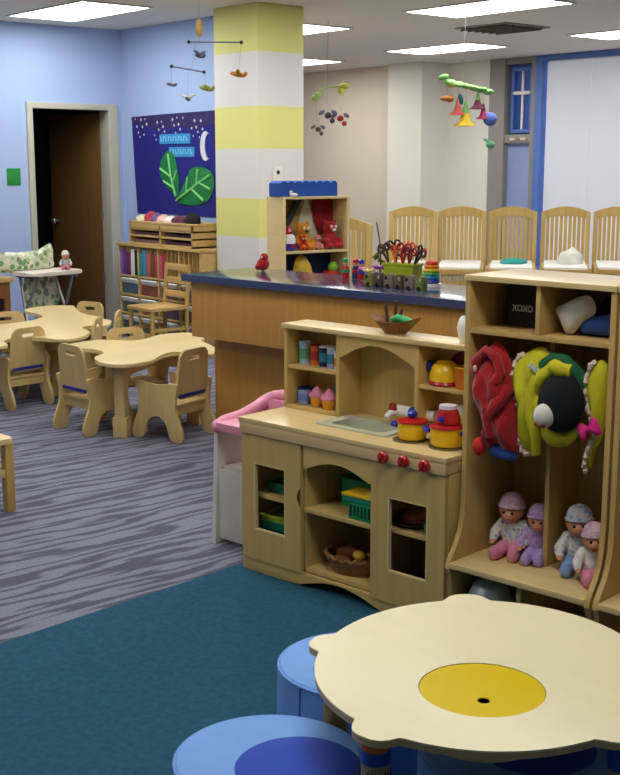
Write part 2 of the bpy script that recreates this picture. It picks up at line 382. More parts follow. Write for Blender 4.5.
B().box((0, 0, -0.006), (0.62, 0.6, 0.012), 0, 0.003).build('vent_frame', mat('vent_grey', '#8C8A80', 0.6), v)
for k in range(6): B().box((0, -0.24 + 0.096 * k, -0.016), (0.54, 0.06, 0.008), rot=(0.5, 0, 0), bev=0.001).build('louvre', mat('vent_louvre', '#6E6C64', 0.6), v)

# teal rug
RUGM = mat('teal_pile', '#285368', 0.95, 0.16, (50, 50, 50), spec=0.1, bump=0.6, bscale=240)
tag(B().lim((-3.262, -1.6, 0), (1.2, 3.62, RUG), 0.002).build('area_rug', RUGM, None, (0, 0, 0), KR), 'large teal rug under the round table and play kitchen', 'rug')

# ------------------------------------------------------------------ play kitchen (local x along its front, y into it, z up)
KX, KY = -2.737, 3.07
kt = kthing('play_kitchen', 'maple wooden play kitchen with red knobs, sink and open hutch', 'play kitchen', (KX, KY, RUG))
HW = 0.4835; KD = 0.36; ZT = 0.600
b = B()
for x in (-HW, -0.177, 0.159, HW - 0.018): b.lim((x, 0.018, 0.055), (x + 0.018, KD, 0.54))
b.lim((-HW, 0.018, 0.055), (HW, KD, 0.073)); b.lim((-HW, KD - 0.012, 0.055), (HW, KD, 0.54), 0.001)
b.lim((-HW + 0.018, 0.03, 0.288), (-0.177, KD - 0.01, 0.304)); b.lim((0.177, 0.03, 0.288), (HW - 0.018, KD - 0.01, 0.304)); b.lim((-0.16, 0.004, 0.288), (0.16, KD - 0.01, 0.304))
b.build('carcass', W_KITV, kt)
b = B().prism([(-HW, 0), (-HW, 0.052), (HW, 0.052), (HW, 0), (0.36, 0)] + [(x, z) for x, z in reversed(arc(-0.185, 0.20, 0.004, 0.044))] + [(-0.30, 0)], 0.004, 0.022, 'xz', 0.001)
b.lim((-HW, 0.02, 0), (-HW + 0.018, KD, 0.055)); b.lim((HW - 0.018, 0.02, 0), (HW, KD, 0.055)); b.build('plinth', W_KIT, kt)
# worktop with an opening for the sink
S0, S1, SY0, SY1 = -0.175, 0.135, 0.10, 0.27
b = B(); b.lim((-HW - 0.003, -0.012, 0.582), (S0, KD, ZT), 0.003); b.lim((S1, -0.012, 0.582), (HW + 0.003, KD, ZT), 0.003); b.lim((S0 - .002, -0.012, 0.582), (S1 + .002, SY0, ZT), 0.003); b.lim((S0 - .002, SY1, 0.582), (S1 + .002, KD, ZT), 0.003)
b.build('worktop', W_TOP, kt)
b = B(); b.lim((-HW, -0.010, 0.541), (HW, 0.010, 0.583), 0.003); b.lim((-HW, 0.01, 0.541), (-HW + 0.018, KD, 0.583)); b.lim((HW - 0.018, 0.01, 0.541), (HW, KD, 0.583)); b.build('control_panel', wood('maple_band', '#D4B585', 'x', 0.06), kt)
b = B(); o_ = rrect(S0 - 0.012, SY0 - 0.012, S1 + 0.012, SY1 + 0.012, 0.02); i_ = rrect(S0 + 0.012, SY0 + 0.012, S1 - 0.012, SY1 - 0.012, 0.02)
b.holed(o_, i_, ZT, ZT + 0.005, 'xy'); b.holed(i_, rrect(S0 + 0.03, SY0 + 0.025, S1 - 0.03, SY1 - 0.025, 0.02), ZT + 0.004, ZT - 0.06, 'xy')
b.prism(rrect(S0 + 0.01, SY0 + 0.01, S1 - 0.01, SY1 - 0.01, 0.02), ZT - 0.048, ZT - 0.04, 'xy'); b.build('sink_basin', SINK, kt)
for x in (0.232, 0.388):
    b = B(); b.cyl((x, 0.125, ZT + 0.0015), 0.062, 0.003, seg=32)
    for r in (0.022, 0.04, 0.056): b.torus((x, 0.125, ZT + 0.003), r, 0.0022, seg=28)
    b.build('burner', mat('burner_dark', '#6A5A3C', 0.6), kt)
for x in (0.230, 0.317, 0.405):
    k_ = B().lathe([(0.0, 0), (0.017, 0), (0.02, 0.004), (0.021, 0.014), (0.017, 0.02), (0.006, 0.022)], (x, -0.010, 0.5635), 24, rot=(PI / 2, 0, 0)).build('control_knob', RED, kt)
    B().box((x, -0.034, 0.5635), (0.007, 0.008, 0.034), rot=(0, 0.5, 0)).build('grip', RED, k_)
# doors with openings
def kdoor(x0, x1, wx0, wx1, wz0, wz1, hx):
    z0, z1 = 0.052, 0.538
    b = B(); y0, y1 = -0.002, 0.016
    o = [(x0, z0), (x1, z0), (x1, z1), (x0, z1)]; i = [(wx0, wz0), (wx1, wz0), (wx1, wz1), (wx0, wz1)]
    b.holed(o, i, y0, y1, 'xz')
    d = b.build('door', W_KITV, kt)
    b = B(); 
    b.holed([(wx0 - .001, wz0 - .001), (wx1 + .001, wz0 - .001), (wx1 + .001, wz1 + .001), (wx0 - .001, wz1 + .001)], [(wx0 + .004, wz0 + .004), (wx1 - .004, wz0 + .004), (wx1 - .004, wz1 - .004), (wx0 + .004, wz1 - .004)], y0 - 0.0005, y1 - 0.003, 'xz'); b.build('window_edge', W_EDGEC, d)
    B().prism([(hx + 0.000, 0.375)] + [(hx - 0.017 * math.sin(PI * k / 8), 0.375 - 0.07 * k / 8) for k in range(1, 8)] + [(hx, 0.305)], y0 - 0.0012, y0 + 0.006, 'xz').build('finger_pull', mat('pull_shadow_wood', '#4A3418', 0.7), d)
    return d
kdoor(-0.478, -0.172, -0.412, -0.250, 0.170, 0.431, -0.1725)
def kdoor2(x0, x1, wx0, wx1, wz0, wz1):
    b = B(); o = [(x0, 0.045), (x1, 0.045), (x1, 0.538), (x0, 0.538)]; i = [(wx0, wz0), (wx1, wz0), (wx1, wz1), (wx0, wz1)]
    b.holed(o, i, -0.002, 0.016, 'xz'); d = b.build('door', W_KITV, kt)
    b = B(); b.holed([(wx0 - .001, wz0 - .001), (wx1 + .001, wz0 - .001), (wx1 + .001, wz1 + .001), (wx0 - .001, wz1 + .001)], [(wx0 + .004, wz0 + .004), (wx1 - .004, wz0 + .004), (wx1 - .004, wz1 - .004), (wx0 + .004, wz1 - .004)], -0.0025, 0.013, 'xz'); b.build('window_edge', W_EDGEC, d)
kdoor2(0.163, 0.480, 0.240, 0.408, 0.158, 0.423)
B().prism([(-0.160, 0.538), (-0.160, 0.452)] + arc(-0.150, 0.150, 0.452, 0.492) + [(0.160, 0.452), (0.160, 0.538)], 0.001, 0.017, 'xz').build('arched_rail', W_KIT, kt)
# hutch
HY = 0.235; HB = 0.37; HT = 0.932; XL = -0.205; XR = 0.168
b = B(); b.lim((-HW, HY, ZT), (-HW + 0.016, HB, HT - 0.016)); b.lim((HW - 0.016, HY, ZT), (HW, HB, HT - 0.016))
b.lim((XL - 0.008, HY, ZT), (XL + 0.008, HB, HT - 0.016)); b.lim((XR - 0.008, HY, ZT), (XR + 0.008, HB, HT - 0.016)); b.lim((-HW, HB - 0.01, ZT), (HW, HB, HT - 0.01), 0.001)
b.lim((-HW, HY, ZT), (XL, HB, ZT + 0.013)); b.lim((XR, HY + 0.01, ZT), (HW, HB, ZT + 0.006)); b.build('hutch', W_KITV, kt)
B().lim((-HW - 0.006, HY - 0.012, HT - 0.018), (HW + 0.006, HB + 0.005, HT), 0.003).build('top_shelf', W_TOP, kt)
b = B(); b.lim((-HW + 0.015, HY + 0.004, 0.758), (XL - 0.007, HB - 0.01, 0.772)); b.build('shelf', W_KIT, kt)
b = B(); b.lim((XR + 0.007, HY + 0.004, 0.758), (HW - 0.015, HB - 0.01, 0.772)); b.build('shelf', W_KIT, kt)
B().prism([(XL + .008, HT - .018), (XL + .008, 0.828)] + arc(XL + 0.012, XR - 0.012, 0.828, 0.888) + [(XR - .008, 0.828), (XR - .008, HT - .018)], HY + 0.001, HY + 0.014, 'xz').build('arched_valance', W_KIT, kt)
# tap unit
b = B(); b.tube([(0.03, 0.30, ZT + 0.05), (0.15, 0.30, ZT + 0.05), (0.2, 0.31, ZT + 0.05)], 0.021, 16); b.cyl((0.10, 0.31, ZT + 0.02), 0.02, 0.05); b.tube([(0.045, 0.29, ZT + 0.05), (0.03, 0.262, ZT + 0.045), (0.024, 0.245, ZT + 0.028)], 0.011, 12)
tp = b.build('tap', WHITE, kt)
B().lathe([(0.0, 0), (0.022, 0), (0.024, 0.01), (0.018, 0.02), (0.0, 0.022)], (0.03, 0.29, ZT + 0.055), 20, rot=(PI / 2, 0, -0.6)).build('tap_handle', mat('dark_red_plastic', '#8E1A14', 0.4), tp)
B().lathe([(0.0, 0), (0.022, 0), (0.024, 0.01), (0.018, 0.02), (0.0, 0.022)], (0.125, 0.285, ZT + 0.055), 20, rot=(PI / 2, 0, 0)).build('tap_handle', BLUE, tp)

def kit(x, y, z): return (KX + x, KY + y, RUG + z)
Z0 = ZT + 0.005
# pots on the burners
def pot(name, label, x, y, R_, H_):
    t = kthing(name, label, 'toy pot', kit(x, y, ZT + 0.0065), 0.25)
    B().lathe([(0, 0), (R_ * 0.9, 0), (R_, 0.008), (R_ * 1.02, H_), (R_ * 0.95, H_), (R_ * 0.9, 0.01), (0, 0.01)], seg=32, close=False).build('pot_body', YEL, t)
    B().lathe([(0.0, H_ + 0.012), (R_ * 0.7, H_ + 0.009), (R_ * 1.06, H_ + 0.003), (R_ * 1.1, H_ - 0.003), (R_ * 0.9, H_ - 0.004), (0, H_ - 0.004)], seg=32, close=False).build('lid', RED, t)
    for s in (-1, 1):
        b = B(); b.tube([(s * R_, -0.02, H_ * 0.72), (s * (R_ + 0.018), -0.018, H_ * 0.74), (s * (R_ + 0.024), 0, H_ * 0.74), (s * (R_ + 0.018), 0.018, H_ * 0.74), (s * R_, 0.02, H_ * 0.72)], 0.0075, 8); b.build('handle', BLUE, t)
    return t
p1 = pot('toy_pot', 'yellow toy pot with flat red lid beside the sink', 0.240, 0.125, 0.050, 0.062)
B().lathe([(0, 0.058), (0.008, 0.06), (0.008, 0.074), (0.017, 0.08), (0.018, 0.09), (0.01, 0.097), (0, 0.098)], seg=18, close=False).build('lid_knob', BLUE, p1)
p2 = pot('toy_pot', 'yellow toy pot with red jug standing on its lid', 0.388, 0.125, 0.056, 0.066)
pk = kthing('toy_jug', 'red toy jug with white rim standing on a yellow pot', 'toy jug', kit(0.388, 0.128, ZT + 0.0065 + 0.078)); pk.scale = (0.86, 0.86, 0.8)
B().lathe([(0, 0), (0.05, 0), (0.05, 0.012), (0.042, 0.045), (0.034, 0.062), (0.03, 0.062), (0.036, 0.04), (0.042, 0.01), (0, 0.006)], seg=26, close=False).build('jug_body', RED, pk)
B().lathe([(0.029, 0.058), (0.036, 0.06), (0.034, 0.074), (0.0, 0.076)], seg=26, close=False).build('rim', mat('lilac_white', '#CFC6D8', 0.5), pk)
B().lathe([(0, 0), (0.012, 0), (0.013, 0.008), (0, 0.012)], (0.006, -0.046, 0.022), 16, rot=(PI / 2, 0, 0)).build('button', BLUE, pk)
# right hutch shelves
ke = kthing('toy_kettle', 'round yellow toy kettle with red base on the hutch shelf', 'toy kettle', kit(0.245, 0.302, 0.7725))
B().lathe([(0.048, 0.014), (0.056, 0.016), (0.055, 0.04), (0.045, 0.068), (0.025, 0.084), (0, 0.088)], seg=28, close=False).build('kettle_body', YEL, ke)
B().lathe([(0, 0), (0.054, 0), (0.06, 0.007), (0.055, 0.0165), (0, 0.0165)], seg=28, close=False).build('base', RED, ke)
b = B(); b.ell((-0.066, -0.006, 0.058), (0.019, 0.016, 0.021)); b.tube([(-0.045, 0.0, 0.05), (-0.062, -0.004, 0.06), (-0.05, 0.0, 0.08)], 0.006); b.build('handle', BLUE, ke)
tb = kthing('toy_tumbler', 'orange toy tumbler at right end of the hutch shelf', 'toy cup', kit(0.34, 0.28, 0.7725))
B().lathe([(0, 0), (0.028, 0), (0.034, 0.075), (0.031, 0.075), (0.026, 0.004), (0, 0.004)], seg=22, close=False).build('tumbler_body', ORANGE, tb)
B().torus((0, 0, 0.075), 0.0325, 0.003).build('rim', YEL, tb)
dk = kthing('toy_pan', 'dark red toy pan standing at the back behind the kettle', 'toy pan', kit(0.290, 0.3605 - 0.008, 0.7725 + 0.06))
B().lathe([(0, 0), (0.052, 0), (0.056, 0.01), (0.05, 0.01), (0.046, 0.003), (0, 0.003)], (0, 0, 0.0), 26, rot=(PI / 2, 0, 0), close=False).build('pan_body', mat('brick_red_plastic', '#7A1F16', 0.45), dk)
B().box((0, -0.006, 0.075), (0.014, 0.008, 0.045)).build('pan_handle', BLUE, dk)
jr = kthing('toy_jar', 'yellow toy jar with white lid behind the red jug', 'toy jar', kit(0.318, 0.31, 0.6075))
B().lathe([(0, 0), (0.032, 0), (0.034, 0.01), (0.034, 0.065), (0.03, 0.07), (0, 0.07)], seg=22, close=False).build('jar_body', mat('pale_yellow_plastic', '#D8CE3C', 0.4), jr)
B().lathe([(0, 0.07), (0.034, 0.07), (0.034, 0.095), (0.03, 0.1), (0, 0.1)], seg=22, close=False).build('lid', WHITE, jr)
# left hutch: cans, cups and cupcakes
def can(label, x, y, z, r, h, col, band, lid):
    t = kthing('toy_can', label, 'toy can', kit(x, y, z), 0, 'toy food cans in the hutch')
    B().lathe([(0, 0), (r, 0), (r, h), (0, h)], seg=22, close=False).build('can_body', col, t)
    B().lathe([(r * 1.015, h * 0.25), (r * 1.02, h * 0.26), (r * 1.02, h * 0.72), (r * 1.015, h * 0.73)], seg=22, close=False).build('paper_band', band, t)
    B().lathe([(r * .96, h), (r * 1.04, h), (r * 1.04, h + 0.006), (r * 0.9, h + 0.006), (r * 0.88, h + 0.002), (0, h + 0.002)], seg=22, close=False).build('lid', lid, t)
PALEB = mat('pale_blue_label', '#9DB8C8', 0.5); LGREEN = mat('green_label', '#5E9A6E', 0.5); ORL = mat('orange_label', '#D8722A', 0.5); REDL = mat('red_label', '#A8322A', 0.5)
TEALL = mat('teal_label', '#2E7F98', 0.5); PURL = mat('lavender_label', '#8E92C4', 0.5)
can('pale blue toy can at left of upper hutch shelf', -0.431, 0.30, 0.7725, 0.024, 0.082, PALEB, LGREEN, PALEB)
can('orange and red toy can on the upper hutch shelf', -0.378, 0.305, 0.7725, 0.022, 0.072, ORL, REDL, REDL)
can('dark teal toy can, third on upper hutch shelf', -0.328, 0.30, 0.7725, 0.022, 0.072, DKBLUE, TEALL, WHITE)
can('grey blue toy can, fourth on upper hutch shelf', -0.273, 0.29, 0.7725, 0.026, 0.076, mat('grey_blue_label', '#A3AEC4', 0.5), TEALL, mat('grey_lid', '#B9BCC8', 0.5))
can('white and orange toy can at right end of upper shelf', -0.229, 0.262, 0.7725, 0.013, 0.066, WHITE, ORL, WHITE)
can('blue toy can with navy lid on lower hutch shelf', -0.428, 0.295, 0.6135, 0.028, 0.058, PURL, mat('blue_label', '#5A78BE', 0.5), DKBLUE)
def cupcake(label, x, y, s=1):
    t = kthing('toy_cupcake', label, 'toy cupcake', kit(x, y, 0.6135), 0, 'pink toy cupcakes in the hutch')
    n = 20; b = B(); rings = []
    b.lathe([(0, 0), (0.022 * s, 0), (0.03 * s, 0.038 * s), (0, 0.038 * s)], seg=22, close=False); b.build('cup', mat('mustard_cup', '#D69A24', 0.6, 0.1), t)
    b = B(); b.lathe([(0.0, 0.034 * s), (0.031 * s, 0.036 * s), (0.034 * s, 0.044 * s), (0.026 * s, 0.054 * s), (0.022 * s, 0.058 * s), (0.012 * s, 0.07 * s), (0.004 * s, 0.078 * s), (0, 0.079 * s)], seg=22, close=False); b.build('icing', mat('pink_icing', '#D884A8', 0.5), t)
cupcake('pink iced toy cupcake next to the blue can', -0.358, 0.29); cupcake('pink iced toy cupcake right of the other cupcake', -0.282, 0.275)
for i, (x, y, lab, bm_, lm_) in enumerate([(-0.300, 0.345, 'blue toy bottle with red cap behind the cupcakes, left one', TEALL, RED), (-0.262, 0.348, 'blue toy bottle with red cap behind the cupcakes, middle one', PURL, RED), (-0.226, 0.340, 'blue toy bottle with red cap behind the cupcakes, right one', TEALL, REDL)]):
    t = kthing('toy_bottle', lab, 'toy bottle', kit(x, y, 0.6135), 0, 'toy bottles behind the cupcakes')
    B().lathe([(0, 0), (0.014, 0), (0.015, 0.07), (0.01, 0.09), (0.007, 0.1), (0, 0.1)], seg=16, close=False).build('bottle_body', bm_, t)
    B().lathe([(0, 0.1), (0.009, 0.1), (0.009, 0.116), (0, 0.117)], seg=16, close=False).build('cap', lm_, t)
# inside the cabinets
def tray(name, label, cat, x, y, z, w, d, h, m, group=None, rz=0.05):
    t = kthing(name, label, cat, kit(x, y, z), rz, group)
    b = B(); b.lim((-w / 2, -d / 2, 0), (w / 2, d / 2, 0.006))
    for s in (-1, 1): b.box((s * (w / 2 - 0.003), 0, h / 2), (0.006, d, h)); b.box((0, s * (d / 2 - 0.003), h / 2), (w, 0.006, h))
    b.build('tray_body', m, t)
    B().holed(rrect(-w / 2 - 0.006, -d / 2 - 0.006, w / 2 + 0.006, d / 2 + 0.006, 0.012), rrect(-w / 2 + 0.005, -d / 2 + 0.005, w / 2 - 0.005, d / 2 - 0.005, 0.012), h - 0.003, h + 0.002, 'xy').build('rim', m, t); return t
tray('toy_tray', 'teal toy tray at bottom of stack behind left door', 'toy tray', -0.32, 0.17, 0.0735, 0.24, 0.2, 0.085, mat('dark_teal_plastic', '#0E4E58', 0.4), 'stacked toy trays')
tray('toy_tray', 'green toy tray in middle of stack behind left door', 'toy tray', -0.32, 0.165, 0.1605, 0.235, 0.2, 0.030, TEAL, 'stacked toy trays')
tray('toy_tray', 'lime yellow toy tray on top of stack behind left door', 'toy tray', -0.32, 0.16, 0.193, 0.24, 0.2, 0.022, mat('lime_plastic', '#A9B82A', 0.4), 'stacked toy trays')
ct = kthing('toy_bowl', 'small white toy bowl on the stacked trays behind left door', 'toy bowl', kit(-0.28, 0.135, 0.1995)); B().lathe([(0, 0), (0.018, 0), (0.034, 0.03), (0.031, 0.03), (0.016, 0.004), (0, 0.004)], seg=20, close=False).build('bowl_body', mat('pinkish_white', '#CDBFC6', 0.5), ct)
tray('toy_dish_rack', 'green toy dish tray on upper shelf behind left door', 'toy tray', -0.315, 0.17, 0.3045, 0.22, 0.18, 0.035, mat('sea_green_plastic', '#1E6E52', 0.4))
gc = kthing('toy_cup', 'green toy cup standing in the tray behind left door', 'toy cup', kit(-0.315, 0.13, 0.3110)); B().lathe([(0, 0), (0.028, 0), (0.032, 0.08), (0.029, 0.08), (0.025, 0.005), (0, 0.005)], seg=20, close=False).build('cup_body', mat('leaf_green_plastic', '#2E8A3C', 0.4), gc)
# green basket with rack and yellow edged tray in the open middle shelf
gb = kthing('green_basket', 'green plastic basket standing on the open middle shelf', 'basket', kit(0.012, 0.205, 0.3045), -0.12)
b = B(); b.holed(rrect(-0.105, -0.09, 0.105, 0.09, 0.03), rrect(-0.098, -0.083, 0.098, 0.083, 0.028), 0, 0.105, 'xy'); b.prism(rrect(-0.1, -0.085, 0.1, 0.085, 0.028), 0, 0.006, 'xy'); b.build('basket_body', GREEN, gb)
B().holed(rrect(-0.112, -0.097, 0.112, 0.097, 0.03), rrect(-0.096, -0.081, 0.096, 0.081, 0.028), 0.1, 0.108, 'xy').build('rim', GREEN, gb)
rk = kthing('toy_dish_rack', 'small green slotted toy rack at front of open shelf', 'toy rack', kit(0.100, 0.065, 0.3045))
B().lim((-0.055, -0.05, 0), (0.055, 0.045, 0.062), 0.004).build('rack_body', GREEN, rk)
for k in range(6): B().box((-0.042 + 0.0165 * k, -0.0505, 0.032), (0.008, 0.003, 0.042), 0, 0.0005).build('slot', mat('slot_dark', '#0A2B22', 0.7), rk)
yt = kthing('toy_tray', 'green toy tray with yellow edge lying on the green rack', 'toy tray', kit(0.088, 0.068, 0.3675), 0.03)
B().lim((-0.07, -0.055, 0), (0.065, 0.05, 0.020), 0.003).build('tray_body', TEAL, yt); B().lim((-0.072, -0.058, 0.020), (0.067, 0.052, 0.030), 0.002).build('edge', YEL, yt)
# wicker basket of pretend food
wb = kthing('wicker_basket', 'brown wicker basket of toy bread on lower open shelf', 'basket', kit(-0.008, 0.115, 0.0735))
B().lathe([(0, 0), (0.09, 0), (0.112, 0.035), (0.122, 0.06), (0.112, 0.06), (0.1, 0.035), (0.084, 0.008), (0, 0.008)], seg=32, sy=0.78, close=False).build('basket_body', WICK, wb)
b = B(); n = 40
b.tube([(0.118 * math.cos(2 * PI * k / n), 0.118 * 0.78 * math.sin(2 * PI * k / n), 0.06 + 0.004 * (-1) ** k) for k in range(n)], 0.008, 8, True); b.build('braided_rim', WICK, wb)
BRD = mat('dark_bread', '#7E4A28', 0.85, 0.2, (30, 30, 30))
for i, (x, y, z, r, rz, m, lab, nm) in enumerate([(-0.045, 0.02, 0.062, (0.05, 0.03, 0.026), 0.4, BRD, 'long brown toy loaf at left in the wicker basket', 'toy_loaf'), (0.03, -0.01, 0.075, (0.03, 0.022, 0.02), -0.3, CHEESE, 'pale yellow toy bun on top of the wicker basket', 'toy_bun'),
        (0.055, 0.03, 0.058, (0.04, 0.028, 0.025), 0.9, BREAD, 'round tan toy roll at the back of the wicker basket', 'toy_roll'), (-0.02, -0.045, 0.055, (0.042, 0.022, 0.02), 0.1, BRD, 'brown toy sausage roll at front of the wicker basket', 'toy_roll'), (0.05, -0.04, 0.052, (0.032, 0.02, 0.018), -0.2, mat('mustard_food', '#BE8D2E', 0.7), 'mustard toy cheese wedge at front of the wicker basket', 'toy_cheese')]):
    q = K(*kit(-0.008 + x, 0.115 + y, 0.0735 + z - 0.012)); o = B().ell((0, 0, 0), r).build(nm, m, None, q, KR + rz); tag(o, lab, 'toy food', 'toy food in the wicker basket')
# right cabinet
pl = kthing('toy_plate', 'dark toy plate on the upper shelf behind right door', 'toy plate', kit(0.268, 0.125, 0.3045)); B().lathe([(0, 0), (0.05, 0), (0.085, 0.014), (0.084, 0.017), (0.05, 0.004), (0, 0.004)], seg=30, close=False).build('plate_body', mat('dark_brown_plate', '#3E2C24', 0.5), pl)
br = kthing('toy_burger', 'orange toy burger bun on dark plate behind right door', 'toy food', kit(0.268, 0.125, 0.3095)); B().lathe([(0, 0), (0.048, 0.002), (0.054, 0.018), (0.046, 0.034), (0.025, 0.046), (0, 0.05)], seg=26, close=False).build('bun', mat('bun_orange', '#A9672A', 0.7), br)
B().lathe([(0.05, 0.012), (0.058, 0.014), (0.058, 0.022), (0.05, 0.024)], seg=26, close=False).build('filling', mat('filling_red', '#8E3320', 0.7), br)
cu = kthing('toy_cup', 'small green toy cup at right behind the right door', 'toy cup', kit(0.385, 0.048, 0.3045)); B().lathe([(0, 0), (0.02, 0), (0.024, 0.045), (0.021, 0.045), (0.018, 0.004), (0, 0.004)], seg=20, close=False).build('cup_body', GREEN, cu)
bp_ = kthing('toy_plate', 'blue toy plate on the bottom behind right door', 'toy plate', kit(0.285, 0.14, 0.0735)); B().lathe([(0, 0), (0.06, 0), (0.1, 0.018), (0.099, 0.021), (0.06, 0.005), (0, 0.005)], seg=30, close=False).build('plate_body', BLUE, bp_)
# on top of the hutch
bk = kthing('wicker_basket', 'boat shaped brown basket on top of the hutch', 'basket', kit(0.017, 0.302, HT + 0.001))
b = B(); N = 32; rings = []
for r, z in [(0.045, 0), (0.075, 0.02), (0.11, 0.045), (0.102, 0.045), (0.066, 0.022), (0.036, 0.008)]:
    rings.append([b.bm.verts.new((r * math.cos(2 * PI * k / N), r * 0.55 * math.sin(2 * PI * k / N), z + 0.022 * (r / 0.11) ** 2 * abs(math.cos(2 * PI * k / N)) ** 3 * (1 if z else 0))) for k in range(N)])
for A_, C_ in zip(rings, rings[1:]):
    for k in range(N): b.bm.faces.new((A_[k], A_[(k + 1) % N], C_[(k + 1) % N], C_[k]))
b.bm.faces.new(rings[-1]); b.bm.faces.new(list(reversed(rings[0]))); b.build('basket_body', WICK, bk)
for i, (x, y, h, a, lab) in enumerate([(-0.035, 0.0, 0.085, -0.12, 'short brown stick at the left in the boat shaped basket'), (-0.012, 0.01, 0.105, 0.05, 'tall brown stick in the middle of the boat shaped basket'), (0.004, -0.004, 0.08, 0.3, 'brown stick leaning right in the boat shaped basket')]):
    o = B().tube([(0, 0, 0), (a * 0.04, 0, h * 0.5), (a * 0.1, 0, h)], 0.008, 8, r2=0.006).build('stick', mat('bark_brown', '#5C4028', 0.8, 0.2), None, K(*kit(0.017 + x, 0.302 + y, HT + 0.012)), KR); tag(o, lab, 'stick', 'sticks in the boat shaped basket')
gl = kthing('toy_leaf_vegetable', 'bright green toy vegetable lying in the boat shaped basket', 'toy vegetable', kit(0.05, 0.296, HT + 0.042))
b = B()
for k, (x, z, r) in enumerate([(-0.03, 0.01, 0.016), (-0.008, 0.016, 0.02), (0.02, 0.01, 0.019), (0.045, 0.008, 0.013)]): b.ell((x, 0, z), (r * 1.3, r, r * 0.75), (0, 0.15 * k, 0))
b.build('leaves', mat('bright_green', '#2FA35E', 0.5, 0.1), gl, remesh=0.004)
wj = kthing('white_pitcher', 'white ribbed toy pitcher at right end of hutch top', 'pitcher', kit(0.345, 0.30, HT + 0.001))
b = B(); n = 28; prof = [(0.03, 0), (0.036, 0.02), (0.042, 0.05), (0.036, 0.075), (0.028, 0.09), (0.024, 0.088), (0.03, 0.07), (0.035, 0.05), (0.03, 0.006)]; rr = []
for r, z in prof: rr.append([b.bm.verts.new(((r + 0.0016 * (k % 2)) * math.cos(2 * PI * k / n), (r + 0.0016 * (k % 2)) * math.sin(2 * PI * k / n), z)) for k in range(n)])
for A_, C_ in zip(rr, rr[1:]):
    for k in range(n): b.bm.faces.new((A_[k], A_[(k + 1) % n], C_[(k + 1) % n], C_[k]))
b.bm.faces.new(rr[-1]); b.bm.faces.new(list(reversed(rr[0]))); b.build('pitcher_body', WHITE, wj)
B().tube([(0.03, 0, 0.08), (0.058, 0, 0.075), (0.064, 0, 0.05), (0.05, 0, 0.028), (0.036, 0, 0.025)], 0.005).build('handle', WHITE, wj)

# ------------------------------------------------------------------ coat lockers
LX, LY = -1.967, 3.04
def locker(label, x, y):
    t = kthing('coat_locker', label, 'coat locker', (x, y, RUG), 0, 'maple coat lockers')
    prof = [(0.37, 0), (0.014, 0), (0.014, 0.215), (0.0, 0.238), (0.003, 0.262), (0.02, 0.285), (0.045, 0.315), (0.064, 0.355), (0.075, 0.41), (0.08, 0.48), (0.08, 1.178), (0.37, 1.178)]
    for s in (-1, 1): B().prism(prof, s * 0.2655, s * 0.2475, 'yz', 0.002).build('side_panel', W_LOCK, t)
    B().lim((-0.268, 0.072, 1.176), (0.268, 0.372, 1.194), 0.003).build('top_panel', W_TOP, t)
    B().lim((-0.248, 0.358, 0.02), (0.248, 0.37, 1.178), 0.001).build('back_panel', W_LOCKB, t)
    B().lim((-0.2475, 0.084, 1.008), (0.2475, 0.358, 1.024), 0.002).build('cubby_shelf', W_LOCK, t)
    B().lim((-0.008, 0.084, 1.024), (0.008, 0.358, 1.176), 0.002).build('divider', W_LOCK, t)
    B().lim((-0.008, 0.175, 0.262), (0.008, 0.358, 1.008), 0.002).build('divider', W_LOCK, t)
    B().lim((-0.2475, -0.002, 0.242), (0.2475, 0.358, 0.262), 0.004).build('bench_seat', W_TOP, t)
    B().lim((-0.009, 0.03, 0.0), (0.009, 0.358, 0.242), 0.002).build('divider', W_LOCK, t)
    B().lim((-0.2475, 0.02, 0.0), (0.2475, 0.358, 0.016), 0.002).build('bottom_panel', W_LOCK, t)
    for x_ in (-0.18, -0.06, 0.06, 0.18):
        b = B(); b.tube([(x_, 0.358, 0.965), (x_, 0.33, 0.955), (x_, 0.315, 0.96), (x_, 0.312, 0.98)], 0.005); b.build('coat_hook', STEEL, t)
    return t
locker('maple coat locker holding dolls and dress up clothes', LX, LY)
locker('maple coat locker cut off at the right edge', LX + 0.541, LY)
def loc(x, y, z): return (LX + x, LY + y, RUG + z)
# cubby things
bg = kthing('black_bag', 'black bag with white lettering in the left cubby', 'bag', loc(-0.128, 0.255, 1.0245), 0.05)
b = B(); b.prism(rrect(-0.072, 0, 0.072, 0.142, 0.014), -0.04, 0.06, 'xz', 0.012); b.build('bag_body', mat('black_nylon', '#131417', 0.7, 0.15), bg)
fc = bpy.data.curves.new('bag_lettering', 'FONT'); fc.body = 'XOXO'; fc.size = 0.029; fc.extrude = 0.0006; fc.align_x = 'CENTER'; fc.offset = 0.0006
ft_ = bpy.data.objects.new('lettering_source', fc); COL.objects.link(ft_); bpy.context.view_layer.update()
fm = bpy.data.meshes.new_from_object(ft_.evaluated_get(bpy.context.evaluated_depsgraph_get())); bpy.data.objects.remove(ft_)
fo = bpy.data.objects.new('lettering', fm); COL.objects.link(fo); fo.parent = bg; fo.location = (-0.012, -0.0412, 0.05); fo.rotation_euler = (PI / 2, 0, 0); fo.scale = (0.85, 1, 1); fm.materials.clear(); fm.materials.append(mat('white_print', '#C9C9C9', 0.6))
B().tube([(-0.05, 0.0, 0.138), (-0.03, 0.0, 0.1435), (0.03, 0.0, 0.1435), (0.05, 0.0, 0.138)], 0.004).build('strap', BLACK, bg)
def bundle(name, label, poly, c, T, m, p, rz=0, fold=0.004, n='cloth', cat='cloth'):
    o = B().puff(smooth(poly, 4), c, T, fold, 40, 3.1, 6, 0, 0.8).build(name, m, None, K(*p), KR + rz); return tag(o, label, cat)
